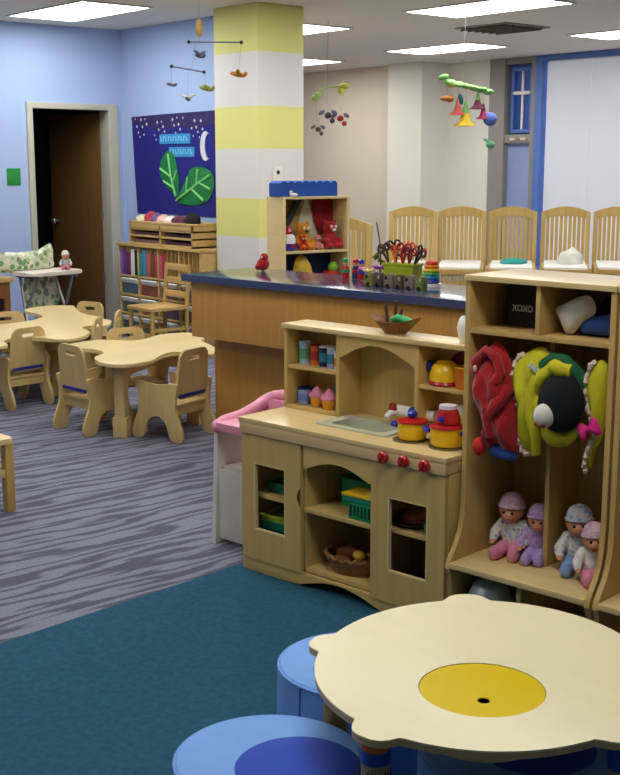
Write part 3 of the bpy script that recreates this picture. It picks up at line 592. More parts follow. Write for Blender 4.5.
bundle('white_pouch', 'white rounded pouch leaning in the right cubby', [(-0.065, 0.0 + .075), (-0.05, 0.045), (-0.028, 0.006), (0.0, 0.005), (0.035, 0.045), (0.072, 0.075), (0.066, 0.11), (0.035, 0.125), (-0.03, 0.098)], (0.0, 0.07), 0.03, WHCL, loc(0.078, 0.165, 1.024), 0, 0.001, cat='pouch')
bundle('blue_roll', 'blue rolled cloth beside white pouch in the right cubby', [(-0.06, 0.01), (0.0, 0.004), (0.085, 0.012), (0.1, 0.05), (0.08, 0.085), (0.03, 0.07), (-0.05, 0.05)], (0.02, 0.045), 0.035, BLUECL, loc(0.150, 0.185, 1.0245), cat='cloth')
bundle('navy_roll', 'navy rolled cloth at the back above the blue roll', [(-0.07, 0.04), (-0.03, 0.03), (0.06, 0.035), (0.09, 0.07), (0.085, 0.13), (0.03, 0.14), (-0.03, 0.125)], (0.01, 0.09), 0.03, NAVYCL, loc(0.145, 0.275, 1.0), cat='cloth')
# dress-up clothes hanging below the cubbies
rc = kthing('red_costume', 'red plush dress up costume hanging at left in locker', 'costume', loc(-0.152, 0.115, 0)); rc.scale = (1.1, 1, 1)
R0 = smooth([(-0.045, 0.955), (-0.02, 0.985), (0.012, 0.968), (0.036, 0.93), (0.055, 0.88), (0.068, 0.84), (0.077, 0.77), (0.08, 0.70), (0.075, 0.64), (0.04, 0.632), (0.012, 0.655), (-0.01, 0.628), (-0.036, 0.635), (-0.036, 0.69), (-0.056, 0.745), (-0.075, 0.79), (-0.083, 0.84), (-0.074, 0.88), (-0.062, 0.925)], 3)
B().puff(R0, (0.0, 0.80), 0.065, 0.045, 26, 1.7, 10, 0, 0.6).build('costume_body', FURRED, rc)
b = B(); b.tube([(-0.055, -0.045, 0.885), (-0.052, -0.05, 0.925), (-0.02, -0.045, 0.962), (0.02, -0.048, 0.94), (0.035, -0.055, 0.895), (0.02, -0.062, 0.865)], 0.016, 10); b.build('hood', FURRED, rc)
b = B(); b.tube([(0.055, -0.03, 0.85), (0.03, -0.062, 0.80), (0.0, -0.066, 0.755), (0.01, -0.055, 0.69)], 0.022, 10, r2=0.014); b.build('sleeve', FURRED, rc)
B().ell((-0.036, -0.079, 0.905), (0.006, 0.006, 0.011)).build('button', mat('bone_white', '#CFC2AE', 0.5), rc)
B().puff(smooth([(-0.02, 0.655), (0.03, 0.66), (0.07, 0.645), (0.066, 0.612), (0.02, 0.608), (-0.02, 0.618)], 3), (0.025, 0.635), 0.035, 0.006, 40, 2, 6, 0.0).build('blue_hem', BLUECL, rc)
B().ell((-0.042, -0.035, 0.645), (0.02, 0.022, 0.03)).build('toe', mat('bright_red_cloth', '#C9281F', 0.8), rc)

yc = kthing('yellow_cape', 'yellow hooded cape with lace trim hanging in locker centre', 'costume', loc(0.025, 0.115, 0)); yc.scale = (0.86, 1, 1)
LOBE = [(-0.105, 0.955), (-0.03, 0.985), (0.02, 0.955), (0.02, 0.90), (-0.01, 0.84), (-0.028, 0.78), (-0.03, 0.70), (-0.055, 0.645), (-0.09, 0.66), (-0.10, 0.70), (-0.075, 0.76), (-0.115, 0.80), (-0.142, 0.86), (-0.132, 0.92)]
B().puff(smooth(LOBE, 3), (-0.07, 0.84), 0.05, 0.022, 24, 5.5, 8, 0.0, 0.6).build('left_drape', CLYEL, yc)
LO = smooth(LOBE, 4); LOz = [p for p in LO if True]
def ruffle(pts, amp, r, y): return [(x + 0.004 * math.sin(i * 2.4), y + amp * math.sin(i * 1.9), z) for i, (x, z) in enumerate(pts)]
edge = [(-0.100, 0.957), (-0.118, 0.945), (-0.132, 0.92), (-0.139, 0.89), (-0.143, 0.86), (-0.133, 0.828), (-0.115, 0.80), (-0.094, 0.78), (-0.078, 0.76), (-0.09, 0.73), (-0.10, 0.70), (-0.097, 0.675), (-0.086, 0.655), (-0.07, 0.645), (-0.055, 0.645)]
eds = []
for i in range(len(edge) - 1):
    for k in range(3): eds.append((edge[i][0] + (edge[i + 1][0] - edge[i][0]) * k / 3, edge[i][1] + (edge[i + 1][1] - edge[i][1]) * k / 3))
B().tube(ruffle(eds, 0.008, 0, -0.012), 0.0095, 6).build('lace_trim', LACE, yc)
RIGHT = [(0.20, 0.965), (0.232, 0.96), (0.240, 0.90), (0.238, 0.80), (0.225, 0.73), (0.20, 0.69), (0.19, 0.64), (0.178, 0.64), (0.178, 0.69), (0.195, 0.76), (0.18, 0.82), (0.165, 0.88), (0.172, 0.93)]
B().puff(smooth(RIGHT, 3), (0.205, 0.84), 0.03, 0.014, 30, 8.5, 7, 0.0, 0.6).build('right_drape', CLYEL, yc)
edge2 = [(0.195, 0.962), (0.178, 0.945), (0.166, 0.90), (0.166, 0.865), (0.18, 0.82), (0.196, 0.79), (0.213, 0.765), (0.208, 0.735), (0.195, 0.71), (0.186, 0.69), (0.178, 0.665), (0.174, 0.64), (0.18, 0.615)]
eds = []
for i in range(len(edge2) - 1):
    for k in range(3): eds.append((edge2[i][0] + (edge2[i + 1][0] - edge2[i][0]) * k / 3, edge2[i][1] + (edge2[i + 1][1] - edge2[i][1]) * k / 3))
B().tube(ruffle(eds, 0.007, 0, -0.02), 0.0085, 6).build('lace_trim', LACE, yc)
# hood ring around the round black cap
n = 30
b = B(); ang_ = [math.radians(62 + 265 * k / n) for k in range(n + 1)]
b.tube([((0.078 + (0.094 + 0.006 * math.sin(9 * a)) * math.cos(a)), -0.035 - 0.012 * math.sin(a) + 0.008 * math.sin(7 * a), 0.825 + (0.112 + 0.005 * math.sin(8 * a)) * math.sin(a)) for a in ang_], 0.024, 10, r2=0.017); b.build('hood_band', CLYEL, yc)
b = B(); b.tube([(-0.02, -0.03, 0.90), (-0.035, -0.04, 0.84), (-0.03, -0.045, 0.77), (-0.012, -0.04, 0.71), (-0.015, -0.03, 0.655)], 0.026, 10, r2=0.018); b.build('front_fold', CLYEL, yc)
B().puff(smooth([(0.0, 0.72), (0.05, 0.685), (0.11, 0.70), (0.14, 0.735), (0.08, 0.75), (0.03, 0.755)], 3), (0.07, 0.72), 0.04, 0.01, 30, 2.5, 6, -0.02).build('hood_fold', CLYEL, yc)
b = B(); b.tube([(-0.005, -0.02, 0.93), (0.04, -0.03, 0.957), (0.09, -0.03, 0.955), (0.135, -0.02, 0.92), (0.15, -0.01, 0.88)], 0.022, 10); b.build('green_collar', GREENCL, yc)
spots('printed_ribbon', '#C9C7BE', ['#7E9A6A', '#B7B1A0', '#8A6A72'], 160, 0.4)
B().box((-0.012, -0.058, 0.925), (0.05, 0.004, 0.018), rot=(0, 0.55, 0.2)).build('printed_ribbon', MATS['printed_ribbon'], yc)
kn = kthing('round_hat', 'round black felt hat with white pompon inside yellow hood', 'hat', loc(0.104, 0.085, 0.83))
B().ell((0, -0.02, 0), (0.075, 0.05, 0.092), (0, 0.2, 0), 28, 18).build('hat_body', BLKCL, kn)
B().ell((-0.030, -0.062, -0.036), (0.034, 0.03, 0.038), (0, 0.2, 0), 20, 14).build('pompon', WHCL, kn)
B().tube([(-0.048, -0.082, -0.060), (-0.030, -0.09, -0.066), (-0.012, -0.085, -0.062)], 0.004).build('stitched_mouth', mat('maroon_thread', '#6E1A1E', 0.8), kn)
pb = kthing('pink_bow', 'hot pink cloth bow below the round black hat', 'bow', loc(0.198, 0.075, 0.762))
for s in (-1, 1): B().puff(smooth([(0, 0.008), (s * 0.02, 0.028), (s * 0.036, 0.022), (s * 0.036, -0.022), (s * 0.02, -0.026), (0, -0.008)], 3), (s * 0.02, 0), 0.016, 0.004, 50, 1, 5, 0).xform(Matrix.Rotation(-0.5, 4, 'Y')).build('loop', PINKCL, pb)
B().ell((0, -0.006, 0), (0.009, 0.012, 0.012)).build('knot', PINKCL, pb)
# bowl under the bench
sb = kthing('metal_bowl', 'upturned silver bowl under the locker bench', 'bowl', loc(-0.155, 0.105, 0.017)); B().lathe([(0, 0.185), (0.03, 0.183), (0.058, 0.165), (0.076, 0.12), (0.083, 0), (0.08, 0), (0.072, 0.12), (0.055, 0.16), (0, 0.179)], seg=30, close=False).build('bowl_body', mat('brushed_tin', '#BFC4CE', 0.4, 0.05, metal=0.25), sb); B().torus((0, 0, 0.003), 0.083, 0.003, seg=30).build('rim', STEEL, sb)

# dolls
def caps(b, p, q, r0, r1, n=6):
    for k in range(n + 1):
        t = k / n; r = r0 + (r1 - r0) * t; b.ell([p[i] + (q[i] - p[i]) * t for i in range(3)], (r, r, r), u=12, v=8)
DOLLW = spots('white_doll_print', '#D5D3CC', ['#9FB3C8', '#C8A0B4', '#B9C2A4', '#8E8AB0'], 70, 0.42)
DOLLP = spots('lilac_doll_print', '#B394C4', ['#9F78B8', '#C8A8D8', '#8F86C0'], 60, 0.4)
HATP = spots('pink_hat_knit', '#CFA9B8', ['#D8BAC6', '#C294A8'], 90, 0.45)
HATL = spots('lilac_hat_knit', '#BC98C0', ['#C8A8CC', '#A886B4'], 90, 0.45)
HATB = spots('striped_hat_knit', '#C9CBD0', ['#8FA6CF', '#D8D2CC', '#C8AEB8'], 70, 0.5)
PPINK = mat('doll_pink_trousers', '#CF8398', 0.85, 0.05); PBLUE = mat('doll_blue_trousers', '#7E9CCB', 0.85, 0.06); PLIL = mat('doll_lilac_trousers', '#A892CC', 0.85, 0.06)
def doll(label, p, rz, shirt, trousers, hat, s=1.0, spread=0.035, tilt=0.0, world=None, tilt2=0.0):
    t = thing('baby_doll', label, 'doll', world or K(*p), (0 if world else KR) + rz, 'baby dolls')
    ft = [(-spread - 0.012, -0.088, 0.019), (spread + 0.012, -0.085, 0.019)]
    hips = [(-0.022, 0.0, 0.028), (0.022, 0.0, 0.028)]; sh = [(-0.036, 0.006, 0.105), (0.036, 0.006, 0.105)]
    el = [(-0.058, -0.012, 0.072), (0.058, -0.012, 0.072)]; ha = [(-0.056, -0.042, 0.052), (0.056, -0.042, 0.052)]
    hc = Vector((tilt, -0.006, 0.153))
    b = B(); b.ell((0, 0.006, 0.07), (0.033, 0.027, 0.05)); caps(b, (0, 0.004, 0.11), (tilt * .6, 0, 0.13), 0.015, 0.016, 3)
    b.ell(hc, (0.039, 0.038, 0.042)); b.ell(hc + Vector((0, -0.034, -0.010)), (0.021, 0.012, 0.014)); b.ell(hc + Vector((0, -0.041, 0.0)), (0.0055, 0.007, 0.006))
    for q in (-1, 1): b.ell(hc + Vector((q * 0.038, 0.002, 0)), (0.006, 0.008, 0.011))
    for i in (0, 1):
        caps(b, sh[i], el[i], 0.014, 0.012); caps(b, el[i], ha[i], 0.012, 0.009); b.ell(ha[i], (0.011, 0.013, 0.009))
        for f in range(4): caps(b, ha[i], (ha[i][0] - 0.008 + 0.0055 * f, ha[i][1] - 0.017 + 0.002 * abs(f - 1.5), ha[i][2] - 0.006), 0.004, 0.0032, 3)
        caps(b, ha[i], (ha[i][0] + (0.012 if i == 0 else -0.012), ha[i][1] - 0.006, ha[i][2] + 0.004), 0.004, 0.0035, 3)
        caps(b, hips[i], ft[i], 0.021, 0.014); b.ell((ft[i][0], ft[i][1] - 0.008, 0.024), (0.013, 0.013, 0.021))
    for v_ in b.bm.verts: v_.co *= s
    b.build('doll_body', SKIN, t, remesh=0.0036 * s)
    b = B(); b.ell((0, 0.006, 0.068), (0.041, 0.034, 0.056)); b.ell((0, 0.004, 0.108), (0.032, 0.026, 0.018))
    for i in (0, 1): caps(b, sh[i], el[i], 0.021, 0.019); caps(b, el[i], [ha[i][k] * 0.75 + el[i][k] * 0.25 for k in range(3)], 0.019, 0.015)
    for v_ in b.bm.verts: v_.co *= s
    b.build('doll_shirt', shirt, t, remesh=0.004 * s)
    b = B(); b.ell((0, 0.004, 0.034), (0.042, 0.034, 0.033))
    for i in (0, 1): caps(b, hips[i], ft[i], 0.027, 0.021); b.ell((ft[i][0], ft[i][1] - 0.006, 0.026), (0.019, 0.018, 0.026))
    for v_ in b.bm.verts: v_.co *= s; v_.co.z = max(v_.co.z, 0)
    b.build('doll_trousers', trousers, t, remesh=0.004 * s)
    b = B(); b.lathe([(0.0425, 0), (0.047, 0.0), (0.0475, 0.012), (0.043, 0.014), (0.041, 0.028), (0.032, 0.044), (0.016, 0.054), (0, 0.057)], hc + Vector((0, 0.004, 0.012)), 24, close=False, rot=(-0.18, tilt2, 0))
    for v_ in b.bm.verts: v_.co *= s
    b.build('knit_hat', hat, t)
    for q in (-1, 1):
        b = B(); b.ell((hc + Vector((q * 0.0145, -0.0365, 0.0035))) * s, (0.0052 * s, 0.0035 * s, 0.0062 * s)); b.build('eye', mat('doll_eye', '#2A1C18', 0.25), t)
    b = B(); b.tube([(hc + Vector((x_, -0.0445 + abs(x_) * 0.3, -0.0185 + abs(x_) * 0.25))) * s for x_ in (-0.009, -0.004, 0, 0.004, 0.009)], 0.0022 * s, 6); b.build('mouth', mat('doll_lips', '#9E4040', 0.5), t)
    return t
BZ = 0.2625
doll('baby doll in white print top, pink trousers and pink hat', loc(-0.150, 0.215, BZ), 0.25, DOLLW, PPINK, HATP, 0.96, 0.02, tilt=-0.004)
doll('smaller baby doll dressed all in lilac with lilac hat', loc(-0.058, 0.222, BZ), 0.35, DOLLP, PLIL, HATL, 0.86, 0.012, 0.006)
doll('baby doll in blue trousers and striped blue hat', loc(0.092, 0.225, BZ), 0.5, DOLLW, PBLUE, HATB, 0.98, 0.022)
doll('baby doll in pink trousers half hidden behind locker side', loc(0.181, 0.165, BZ), 0.6, spots('white_doll_print_b', '#DAD6D2', ['#C8CCD8', '#E0C8CC'], 60, .4), PPINK, HATP, 0.86, 0.01)

# ------------------------------------------------------------------ doll high chair behind the kitchen
hc_ = kthing('doll_high_chair', 'pink and white doll high chair left of the play kitchen', 'doll high chair', (-3.402, 3.36, 0))
LEGM = mat('high_chair_white', '#D9D6CE', 0.5)
for s in (-1, 1):
    b = B(); b.prism([(-0.150, 0), (0.150, 0), (0.128, 0.49), (-0.128, 0.49)], s * 0.125, s * 0.148, 'yz', 0.004); b.build('side_panel', LEGM, hc_)
B().lim((-0.125, -0.10, 0.30), (0.125, 0.12, 0.325), 0.005).build('seat', LEGM, hc_)
B().lim((-0.125, -0.125, 0.02), (0.125, -0.115, 0.315), 0.003).build('front_panel', LEGM, hc_)
for s in (-1, 1):
    b = B(); P_ = [(s * 0.118, -0.135, 0.495), (s * 0.124, -0.09, 0.508), (s * 0.124, 0.0, 0.515), (s * 0.118, 0.07, 0.535), (s * 0.105, 0.13, 0.565), (s * 0.085, 0.155, 0.58)]; b.tube(P_, 0.027, 12); b.ell(P_[0], (0.027, 0.027, 0.027)); b.build('armrest', PINKP, hc_)
B().tube([(-0.085, 0.155, 0.58), (-0.045, 0.17, 0.588), (0.045, 0.17, 0.588), (0.085, 0.155, 0.58)], 0.026, 12).build('back_rail', PINKP, hc_)
B().prism(rrect(-0.1, 0.33, 0.1, 0.575, 0.03), 0.12, 0.145, 'xz', 0.004).build('backrest', PINKP, hc_)
B().prism(rrect(-0.132, -0.160, 0.132, -0.02, 0.05), 0.485, 0.518, 'xy', 0.006).build('tray', PINKP, hc_)

# ------------------------------------------------------------------ round table and poufs
TZ = 0.46; TC = (-1.654, 1.900); TRr = 0.385
rt = thing('round_table', 'large round pale wood table with yellow lift out lid', 'table', (TC[0], TC[1], RUG))
out = []
for k in range(240):
    a = 2 * PI * k / 240; r = TRr + 0.016 * math.cos(2 * (a - math.radians(-62)))
    for ca in (-150, -80, -6, 66, 138):
        d = (math.degrees(a) - ca + 180) % 360 - 180
        if abs(d) < 8.2: r += (0.036 if ca == -150 else 0.042) * (1 - (abs(d) / 8.2) ** 3.0)
    out.append((r * math.cos(a), r * math.sin(a)))
DC = (0.080, -0.096); DR = 0.1315
hole = [(DC[0] + (DR + 0.0015) * math.cos(2 * PI * k / 240), DC[1] + (DR + 0.0015) * math.sin(2 * PI * k / 240)) for k in range(240)]
top_z = TZ - RUG
b = B(); b.holed(out, hole, top_z - 0.004, top_z, 'xy'); b.build('table_top', W_TABLE, rt)
b = B(); b.holed([(x * 0.998, y * 0.998) for x, y in out], hole, top_z - 0.017, top_z - 0.004, 'xy'); b.build('ply_edge', W_EDGE, rt)
b = B(); b.lathe([(DR - 0.002, top_z - 0.09), (DR + 0.006, top_z - 0.09), (DR + 0.006, top_z - 0.017), (DR - 0.002, top_z - 0.017)], (DC[0], DC[1], 0), 48, close=False); b.cyl((DC[0], DC[1], top_z - 0.093), DR + 0.006, 0.006, seg=48); b.build('tub', W_EDGE, rt)
ly = thing('table_lid', 'round yellow lid with finger hole in the round table', 'lid', (TC[0] + DC[0], TC[1] + DC[1], TZ - 0.012))
vd = Vector((math.sin(math.radians(49.8)), -math.cos(math.radians(49.8)), 0))
hx, hy = vd.x * 0.054 - vd.y * -0.004, vd.y * 0.054 - vd.x * 0.004
o_ = [(DR * math.cos(2 * PI * k / 64), DR * math.sin(2 * PI * k / 64)) for k in range(64)]; i_ = [(hx + 0.0132 * math.cos(2 * PI * k / 64), hy + 0.0132 * math.sin(2 * PI * k / 64)) for k in range(64)]
B().holed(o_, i_, 0, 0.0105, 'xy').build('lid_disc', mat('yellow_laminate', '#DFC000', 0.5, 0.02, spec=0.2), ly)
B().cyl((hx, hy, 0.0045), 0.0131, 0.009).build('finger_hole_shade', mat('hole_shade_black', '#060504', 0.9, spec=0.0), ly)  # black plug stands in for the shade inside the hole
LEGW = mat('leg_paint_grey', '#9A927E', 0.5, 0.2, (60, 60, 60))
for ca in (-150, -80, -6, 66, 138):
    a = math.radians(ca); rl = 0.345 if ca == -150 else 0.398; x, y = rl * math.cos(a), rl * math.sin(a); H_ = top_z - 0.017
    lg = B().cyl((x, y, H_ / 2), 0.028, H_, seg=24).build('leg', wood('leg_wood', '#B08A50', 'z', 0.1), rt)
    if ca in (-80, -6):
        B().cyl((x, y, H_ - 0.011), 0.0292, 0.022, seg=24).build('painted_ring', mat('orange_paint', '#C8641C', 0.45) if ca != -6 else BLUE, lg)
        B().cyl((x, y, H_ - 0.036), 0.0292, 0.027, seg=24).build('painted_ring', mat('blue_paint', '#1F49B4', 0.45), lg)
        b = B(); b.cyl((x, y, H_ - 0.11), 0.0288, 0.12, seg=24); b.build('painted_shaft', LEGW, lg)
        if ca == -80:
            b = B()
            for q in range(5): a2 = q * 1.25; b.ell((x + 0.0285 * math.cos(a2), y + 0.0285 * math.sin(a2), H_ - 0.085), (0.006, 0.006, 0.022))
            b.build('painted_figure', mat('dark_paint', '#2E2A2E', 0.5), lg)
def pouf(label, x, y, ox, oy, ang=0, R_=0.215, r_=0.132):
    t = thing('floor_pouf', label, 'pouf', (x, y, RUG), 0, 'blue floor poufs')
    h = 0.275
    ob = B(); prof = [(R_ * 0.97, 0), (R_, 0.012), (R_ * 1.015, h * 0.5), (R_, h - 0.014)]
    N = 64; ob.lathe([(0, 0)] + prof + [(R_ * 0.985, h - 0.004), (R_ * 0.96, h)], seg=N, close=False); 
    rim = [(R_ * 0.96 * math.cos(2 * PI * k / N), R_ * 0.96 * math.sin(2 * PI * k / N)) for k in range(N)]
    inn = [(ox + r_ * math.cos(2 * PI * k / N), oy + r_ * math.sin(2 * PI * k / N)) for k in range(N)]
    f0 = len(ob.bm.faces)
    rings = []
    for j in range(4):
        t_ = j / 3; rings.append([ob.bm.verts.new((rim[k][0] * (1 - t_) + inn[k][0] * t_, rim[k][1] * (1 - t_) + inn[k][1] * t_, h + 0.006 * math.sin(t_ * PI / 2) + 0.0015 * math.sin(k * 1.7) * math.sin(t_ * PI))) for k in range(N)])
    for A_, C_ in zip(rings, rings[1:]):
        for k in range(N): ob.bm.faces.new((A_[k], A_[(k + 1) % N], C_[(k + 1) % N], C_[k]))
    ob.bm.faces.new(rings[-1])
    ob.build('cover', POUFL, t)
    B().torus((0, 0, h - 0.006), R_ * 0.992, 0.0035, seg=64).build('piping', POUFL, t)
    b = B(); b.lathe([(r_, h + 0.0062), (r_ * 0.96, h + 0.010), (r_ * 0.5, h + 0.013), (0, h + 0.0135)], (ox, oy, 0), 56, close=False); b.build('dark_disc', POUFD, t)
    b = B(); b.tube([(R_ * 1.012 * math.cos(ang), R_ * 1.012 * math.sin(ang), 0.01), (R_ * 1.016 * math.cos(ang), R_ * 1.016 * math.sin(ang), h * 0.5), (R_ * math.cos(ang), R_ * math.sin(ang), h - 0.01)], 0.002, 6); b.build('side_seam', POUFD, t)
    return t
pouf('light blue round pouf with dark blue disc, nearest in front', -1.90, 1.49, 0.085, 0.012, -2.2, 0.208, 0.136)
pouf('light blue round pouf tucked behind round table, left of it', -2.15, 1.98, 0.06, -0.03, -1.5, 0.208)
pouf('blue pouf hidden in the shade beneath the round table', -1.58, 1.93, 0.03, 0.03, 0)

# ------------------------------------------------------------------ counter
CTOP = mat('navy_laminate', '#333D63', 0.14, 0.04, spec=0.8, coat=0.8)
ctr = kthing('long_counter', 'long wooden counter with dark navy top behind play kitchen', 'counter', (-3.25, 4.60, 0))
b = B(); b.lim((-1.73, -0.22, 0.60), (2.2, 0.27, 0.905), 0.003); b.build('upper_cabinet', W_COUNTER, ctr)
b = B(); b.lim((-1.70, -0.08, 0.0), (2.2, 0.25, 0.60), 0.002); b.build('lower_panel', W_COUNTER, ctr)
B().lim((-1.78, -0.25, 0.905), (2.25, 0.30, 0.945), 0.004).build('counter_top', CTOP, ctr)
CT = 0.9455
for i, (x, col, lab) in enumerate([(-3.86, '#6B6A34', 'olive carved wooden block, leftmost of row on counter'), (-3.80, '#3E3A2C', 'dark brown carved wooden block, second in row on counter'), (-3.735, '#6E6258', 'grey carved wooden block, third in row on counter'),
        (-3.67, '#4E4430', 'brown carved wooden block, fourth in row on counter'), (-3.605, '#73665C', 'taupe carved wooden block, fifth in row on counter'), (-3.54, '#5C6A2C', 'moss green carved wooden block, rightmost of row on counter')]):
    t = kthing('carved_block', lab, 'wooden block', (x, 4.58, CT), 0.1 * (-1) ** i, 'carved wooden blocks in a row')
    m = mat('carved_%s' % ['olive', 'dark', 'grey', 'brown', 'taupe', 'moss'][i], col, 0.7, 0.3, (60, 60, 60))
    B().prism([(-0.026, 0), (-0.012, 0), (-0.008, 0.02), (0.008, 0.02), (0.012, 0), (0.026, 0), (0.026, 0.045), (0.018, 0.062), (0.004, 0.068), (-0.012, 0.06), (-0.026, 0.05)], -0.018, 0.018, 'xz', 0.004).build('block_body', m, t)
    B().ell((0.01 if i % 2 else -0.012, -0.018, 0.045), (0.008, 0.004, 0.01)).build('painted_dot', mat('dot_pale', '#9A9478', 0.6) if i % 2 else BLACK, t)
tub = kthing('scissors_tub', 'lime green tub full of scissors on the counter', 'tub', (-3.78, 4.74, CT), 0.15)
LIME = mat('lime_tub', '#9BA422', 0.45, 0.12, (20, 20, 20))
b = B(); b.prism([(-0.075, 0.03), (0.075, 0.03), (0.088, 0.1), (-0.088, 0.1)], -0.05, 0.05, 'xz', 0.004)
b.build('tub_body', LIME, tub); B().lim((-0.065, -0.045, 0), (0.065, 0.045, 0.032), 0.004).build('foot', mat('tub_foot', '#5E5A2E', 0.6), tub)
B().lim((-0.094, -0.054, 0.094), (0.094, 0.054, 0.106), 0.004).build('rim', LIME, tub)
SCC = [('black', BLACK), ('brown', mat('brown_grip', '#5A2E22', 0.4)), ('orange', mat('orange_grip', '#D2642A', 0.4)), ('tan', mat('tan_grip', '#D79A64', 0.4)), ('red', mat('red_grip', '#B82A22', 0.4)), ('coral', mat('coral_grip', '#DE6A5A', 0.4)), ('maroon', mat('maroon_grip', '#7A1F2A', 0.4)), ('dark purple', mat('purple_grip', '#4B2C55', 0.4))]
pos = [(-0.085, -0.01, -0.45, 0, 'leaning far left'), (-0.06, 0.02, -0.16, 0, 'at the left end'), (-0.035, -0.02, -0.05, 2, 'left of the middle'), (-0.012, 0.02, 0.02, 3, 'in the middle at back'), (0.01, -0.02, 0.1, 4, 'in the middle at front'), (0.028, 0.02, 0.05, 5, 'right of the middle'), (0.048, -0.015, 0.16, 6, 'near the right end'), (0.066, 0.02, 0.3, 4, 'right end at back'), (0.08, -0.01, 0.75, 0, 'leaning far right'), (-0.072, -0.03, -0.3, 1, 'left end at front'), (0.0, 0.0, -0.08, 7, 'standing in the centre')]
for i, (x, y, tl, ci, where) in enumerate(pos):
    t = kthing('scissors', '%s handled scissors %s of the lime green tub' % (SCC[ci][0], where), 'scissors', (-3.78 + x, 4.74 + y, CT + 0.106), 0.15 + 0.5 * math.sin(i * 2.1), 'scissors in the lime tub')
    t.rotation_euler.y = tl; hgt = 0.052 + 0.018 * math.sin(i * 1.7)
    b = B()
    for s in (-1, 1):
        b.torus((s * 0.019, 0, hgt + 0.022), 0.017, 0.0052, (PI / 2, 0, 0), 16, 0.85); b.tube([(s * 0.012, 0, hgt + 0.006), (s * 0.005, 0, 0.02), (0, 0, 0.0)], 0.0055, 8)
    b.build('handles', SCC[ci][1], t)
    B().box((0, 0, 0.004), (0.012, 0.003, 0.03)).build('blades', STEEL, t)
FLC = [('purple', '#9A48B8'), ('pink', '#C470A8'), ('pale yellow', '#D8C86A'), ('violet', '#7A4AA8')]
for i, (x, y, z, c, lab) in enumerate([(-4.00, 4.70, 0.06, 1, 'pink cloth flower at left of the lime green tub'), (-3.955, 4.68, 0.055, 2, 'pale yellow cloth flower left of the lime green tub'), (-3.90, 4.70, 0.075, 0, 'purple cloth flower touching the lime green tub'), (-3.92, 4.66, 0.045, 3, 'violet cloth flower low beside the lime green tub')]):
    t = kthing('cloth_flower', lab, 'artificial flower', (x, y, CT), 0.3 * i, 'cloth flowers by the tub')
    B().tube([(0, 0, 0), (0.004, 0, z * 0.6), (0, 0, z)], 0.004).build('stem', GREEN, t)
    b = B()
    for k in range(6): a = k * PI / 3; b.ell((0.02 * math.cos(a), 0.02 * math.sin(a) * 0.8, z + 0.004), (0.016, 0.013, 0.008), (0.3, -0.3, a))
    b.build('petals', mat('petal_%d' % c, FLC[c][1], 0.7, 0.12), t); B().ell((0, -0.006, z + 0.008), (0.009, 0.009, 0.007)).build('centre', YEL, t)
gpl = kthing('leafy_sprig', 'small green leafy sprig standing behind the cloth flowers', 'plant', (-3.96, 4.78, CT))
b = B()
for k in range(9): a = k * 0.75; b.ell((0.028 * math.cos(a), 0.02 * math.sin(a), 0.07 + 0.012 * k), (0.022, 0.008, 0.012), (0.3 * k, 0.5, a))
b.build('leaves', mat('sprig_green', '#6E7A36', 0.7, 0.2), gpl); b = B(); b.tube([(0, 0, 0), (0.0, 0.0, 0.17), (-0.02, 0, 0.26), (-0.03, 0, 0.30)], 0.004); b.build('stem', mat('twig', '#6A5A4A', 0.7), gpl)
st = kthing('stacking_toy', 'rainbow ring stacking toy on white base on the counter', 'stacking toy', (-3.60, 4.74, CT))
B().lathe([(0, 0), (0.05, 0), (0.05, 0.014), (0.02, 0.018), (0.006, 0.02), (0.006, 0.14), (0, 0.142)], seg=28, close=False).build('base', WHITE, st)
for k, (c, r) in enumerate([('#23338F', 0.043), ('#1D6FA8', 0.043), ('#2E9A46', 0.042), ('#E0C21C', 0.041), ('#DE7A18', 0.039), ('#CF3A1E', 0.034)]): B().torus((0, 0, 0.026 + 0.018 * k), r - 0.012, 0.0115, seg=28).build('ring', mat('ring_%d' % k, c, 0.35), st)
for k, (x, y, ca, cb, lab) in enumerate([(-4.20, 4.78, RED, GREEN, 'red and green peg doll at left of three on counter'), (-4.145, 4.80, DKBLUE, RED, 'navy and red peg doll in middle of three on counter'), (-4.09, 4.78, RED, BLUE, 'red and blue peg doll at right of three on counter')]):
    t = kthing('peg_doll', lab, 'peg doll', (x, y, CT), 0, 'peg dolls on the counter')
    B().lathe([(0, 0), (0.02, 0), (0.021, 0.045), (0.015, 0.065), (0, 0.066)], seg=18, close=False).build('peg_body', ca, t); B().lathe([(0.021, 0.03), (0.0225, 0.032), (0.0215, 0.046), (0.02, 0.047)], seg=18, close=False).build('sash', cb, t)
    B().ell((0, 0, 0.078), (0.014, 0.014, 0.015)).build('head', mat('peg_skin', '#D8A67C', 0.5), t); B().lathe([(0.016, 0.082), (0.014, 0.1), (0, 0.108)], seg=18, close=False).build('cap', cb, t)
rd = kthing('red_toy', 'red plush toy at left end of counter beside pillar', 'soft toy', (-4.84, 4.80, CT))
b = B(); b.ell((0, 0, 0.035), (0.04, 0.035, 0.036)); b.ell((0.01, 0, 0.075), (0.026, 0.024, 0.024)); b.ell((-0.02, -0.02, 0.02), (0.02, 0.02, 0.018)); b.build('toy_body', FURRED, rd, remesh=0.005); B().ell((0.012, -0.023, 0.078), (0.006, 0.004, 0.006)).build('eye', WHITE, rd)

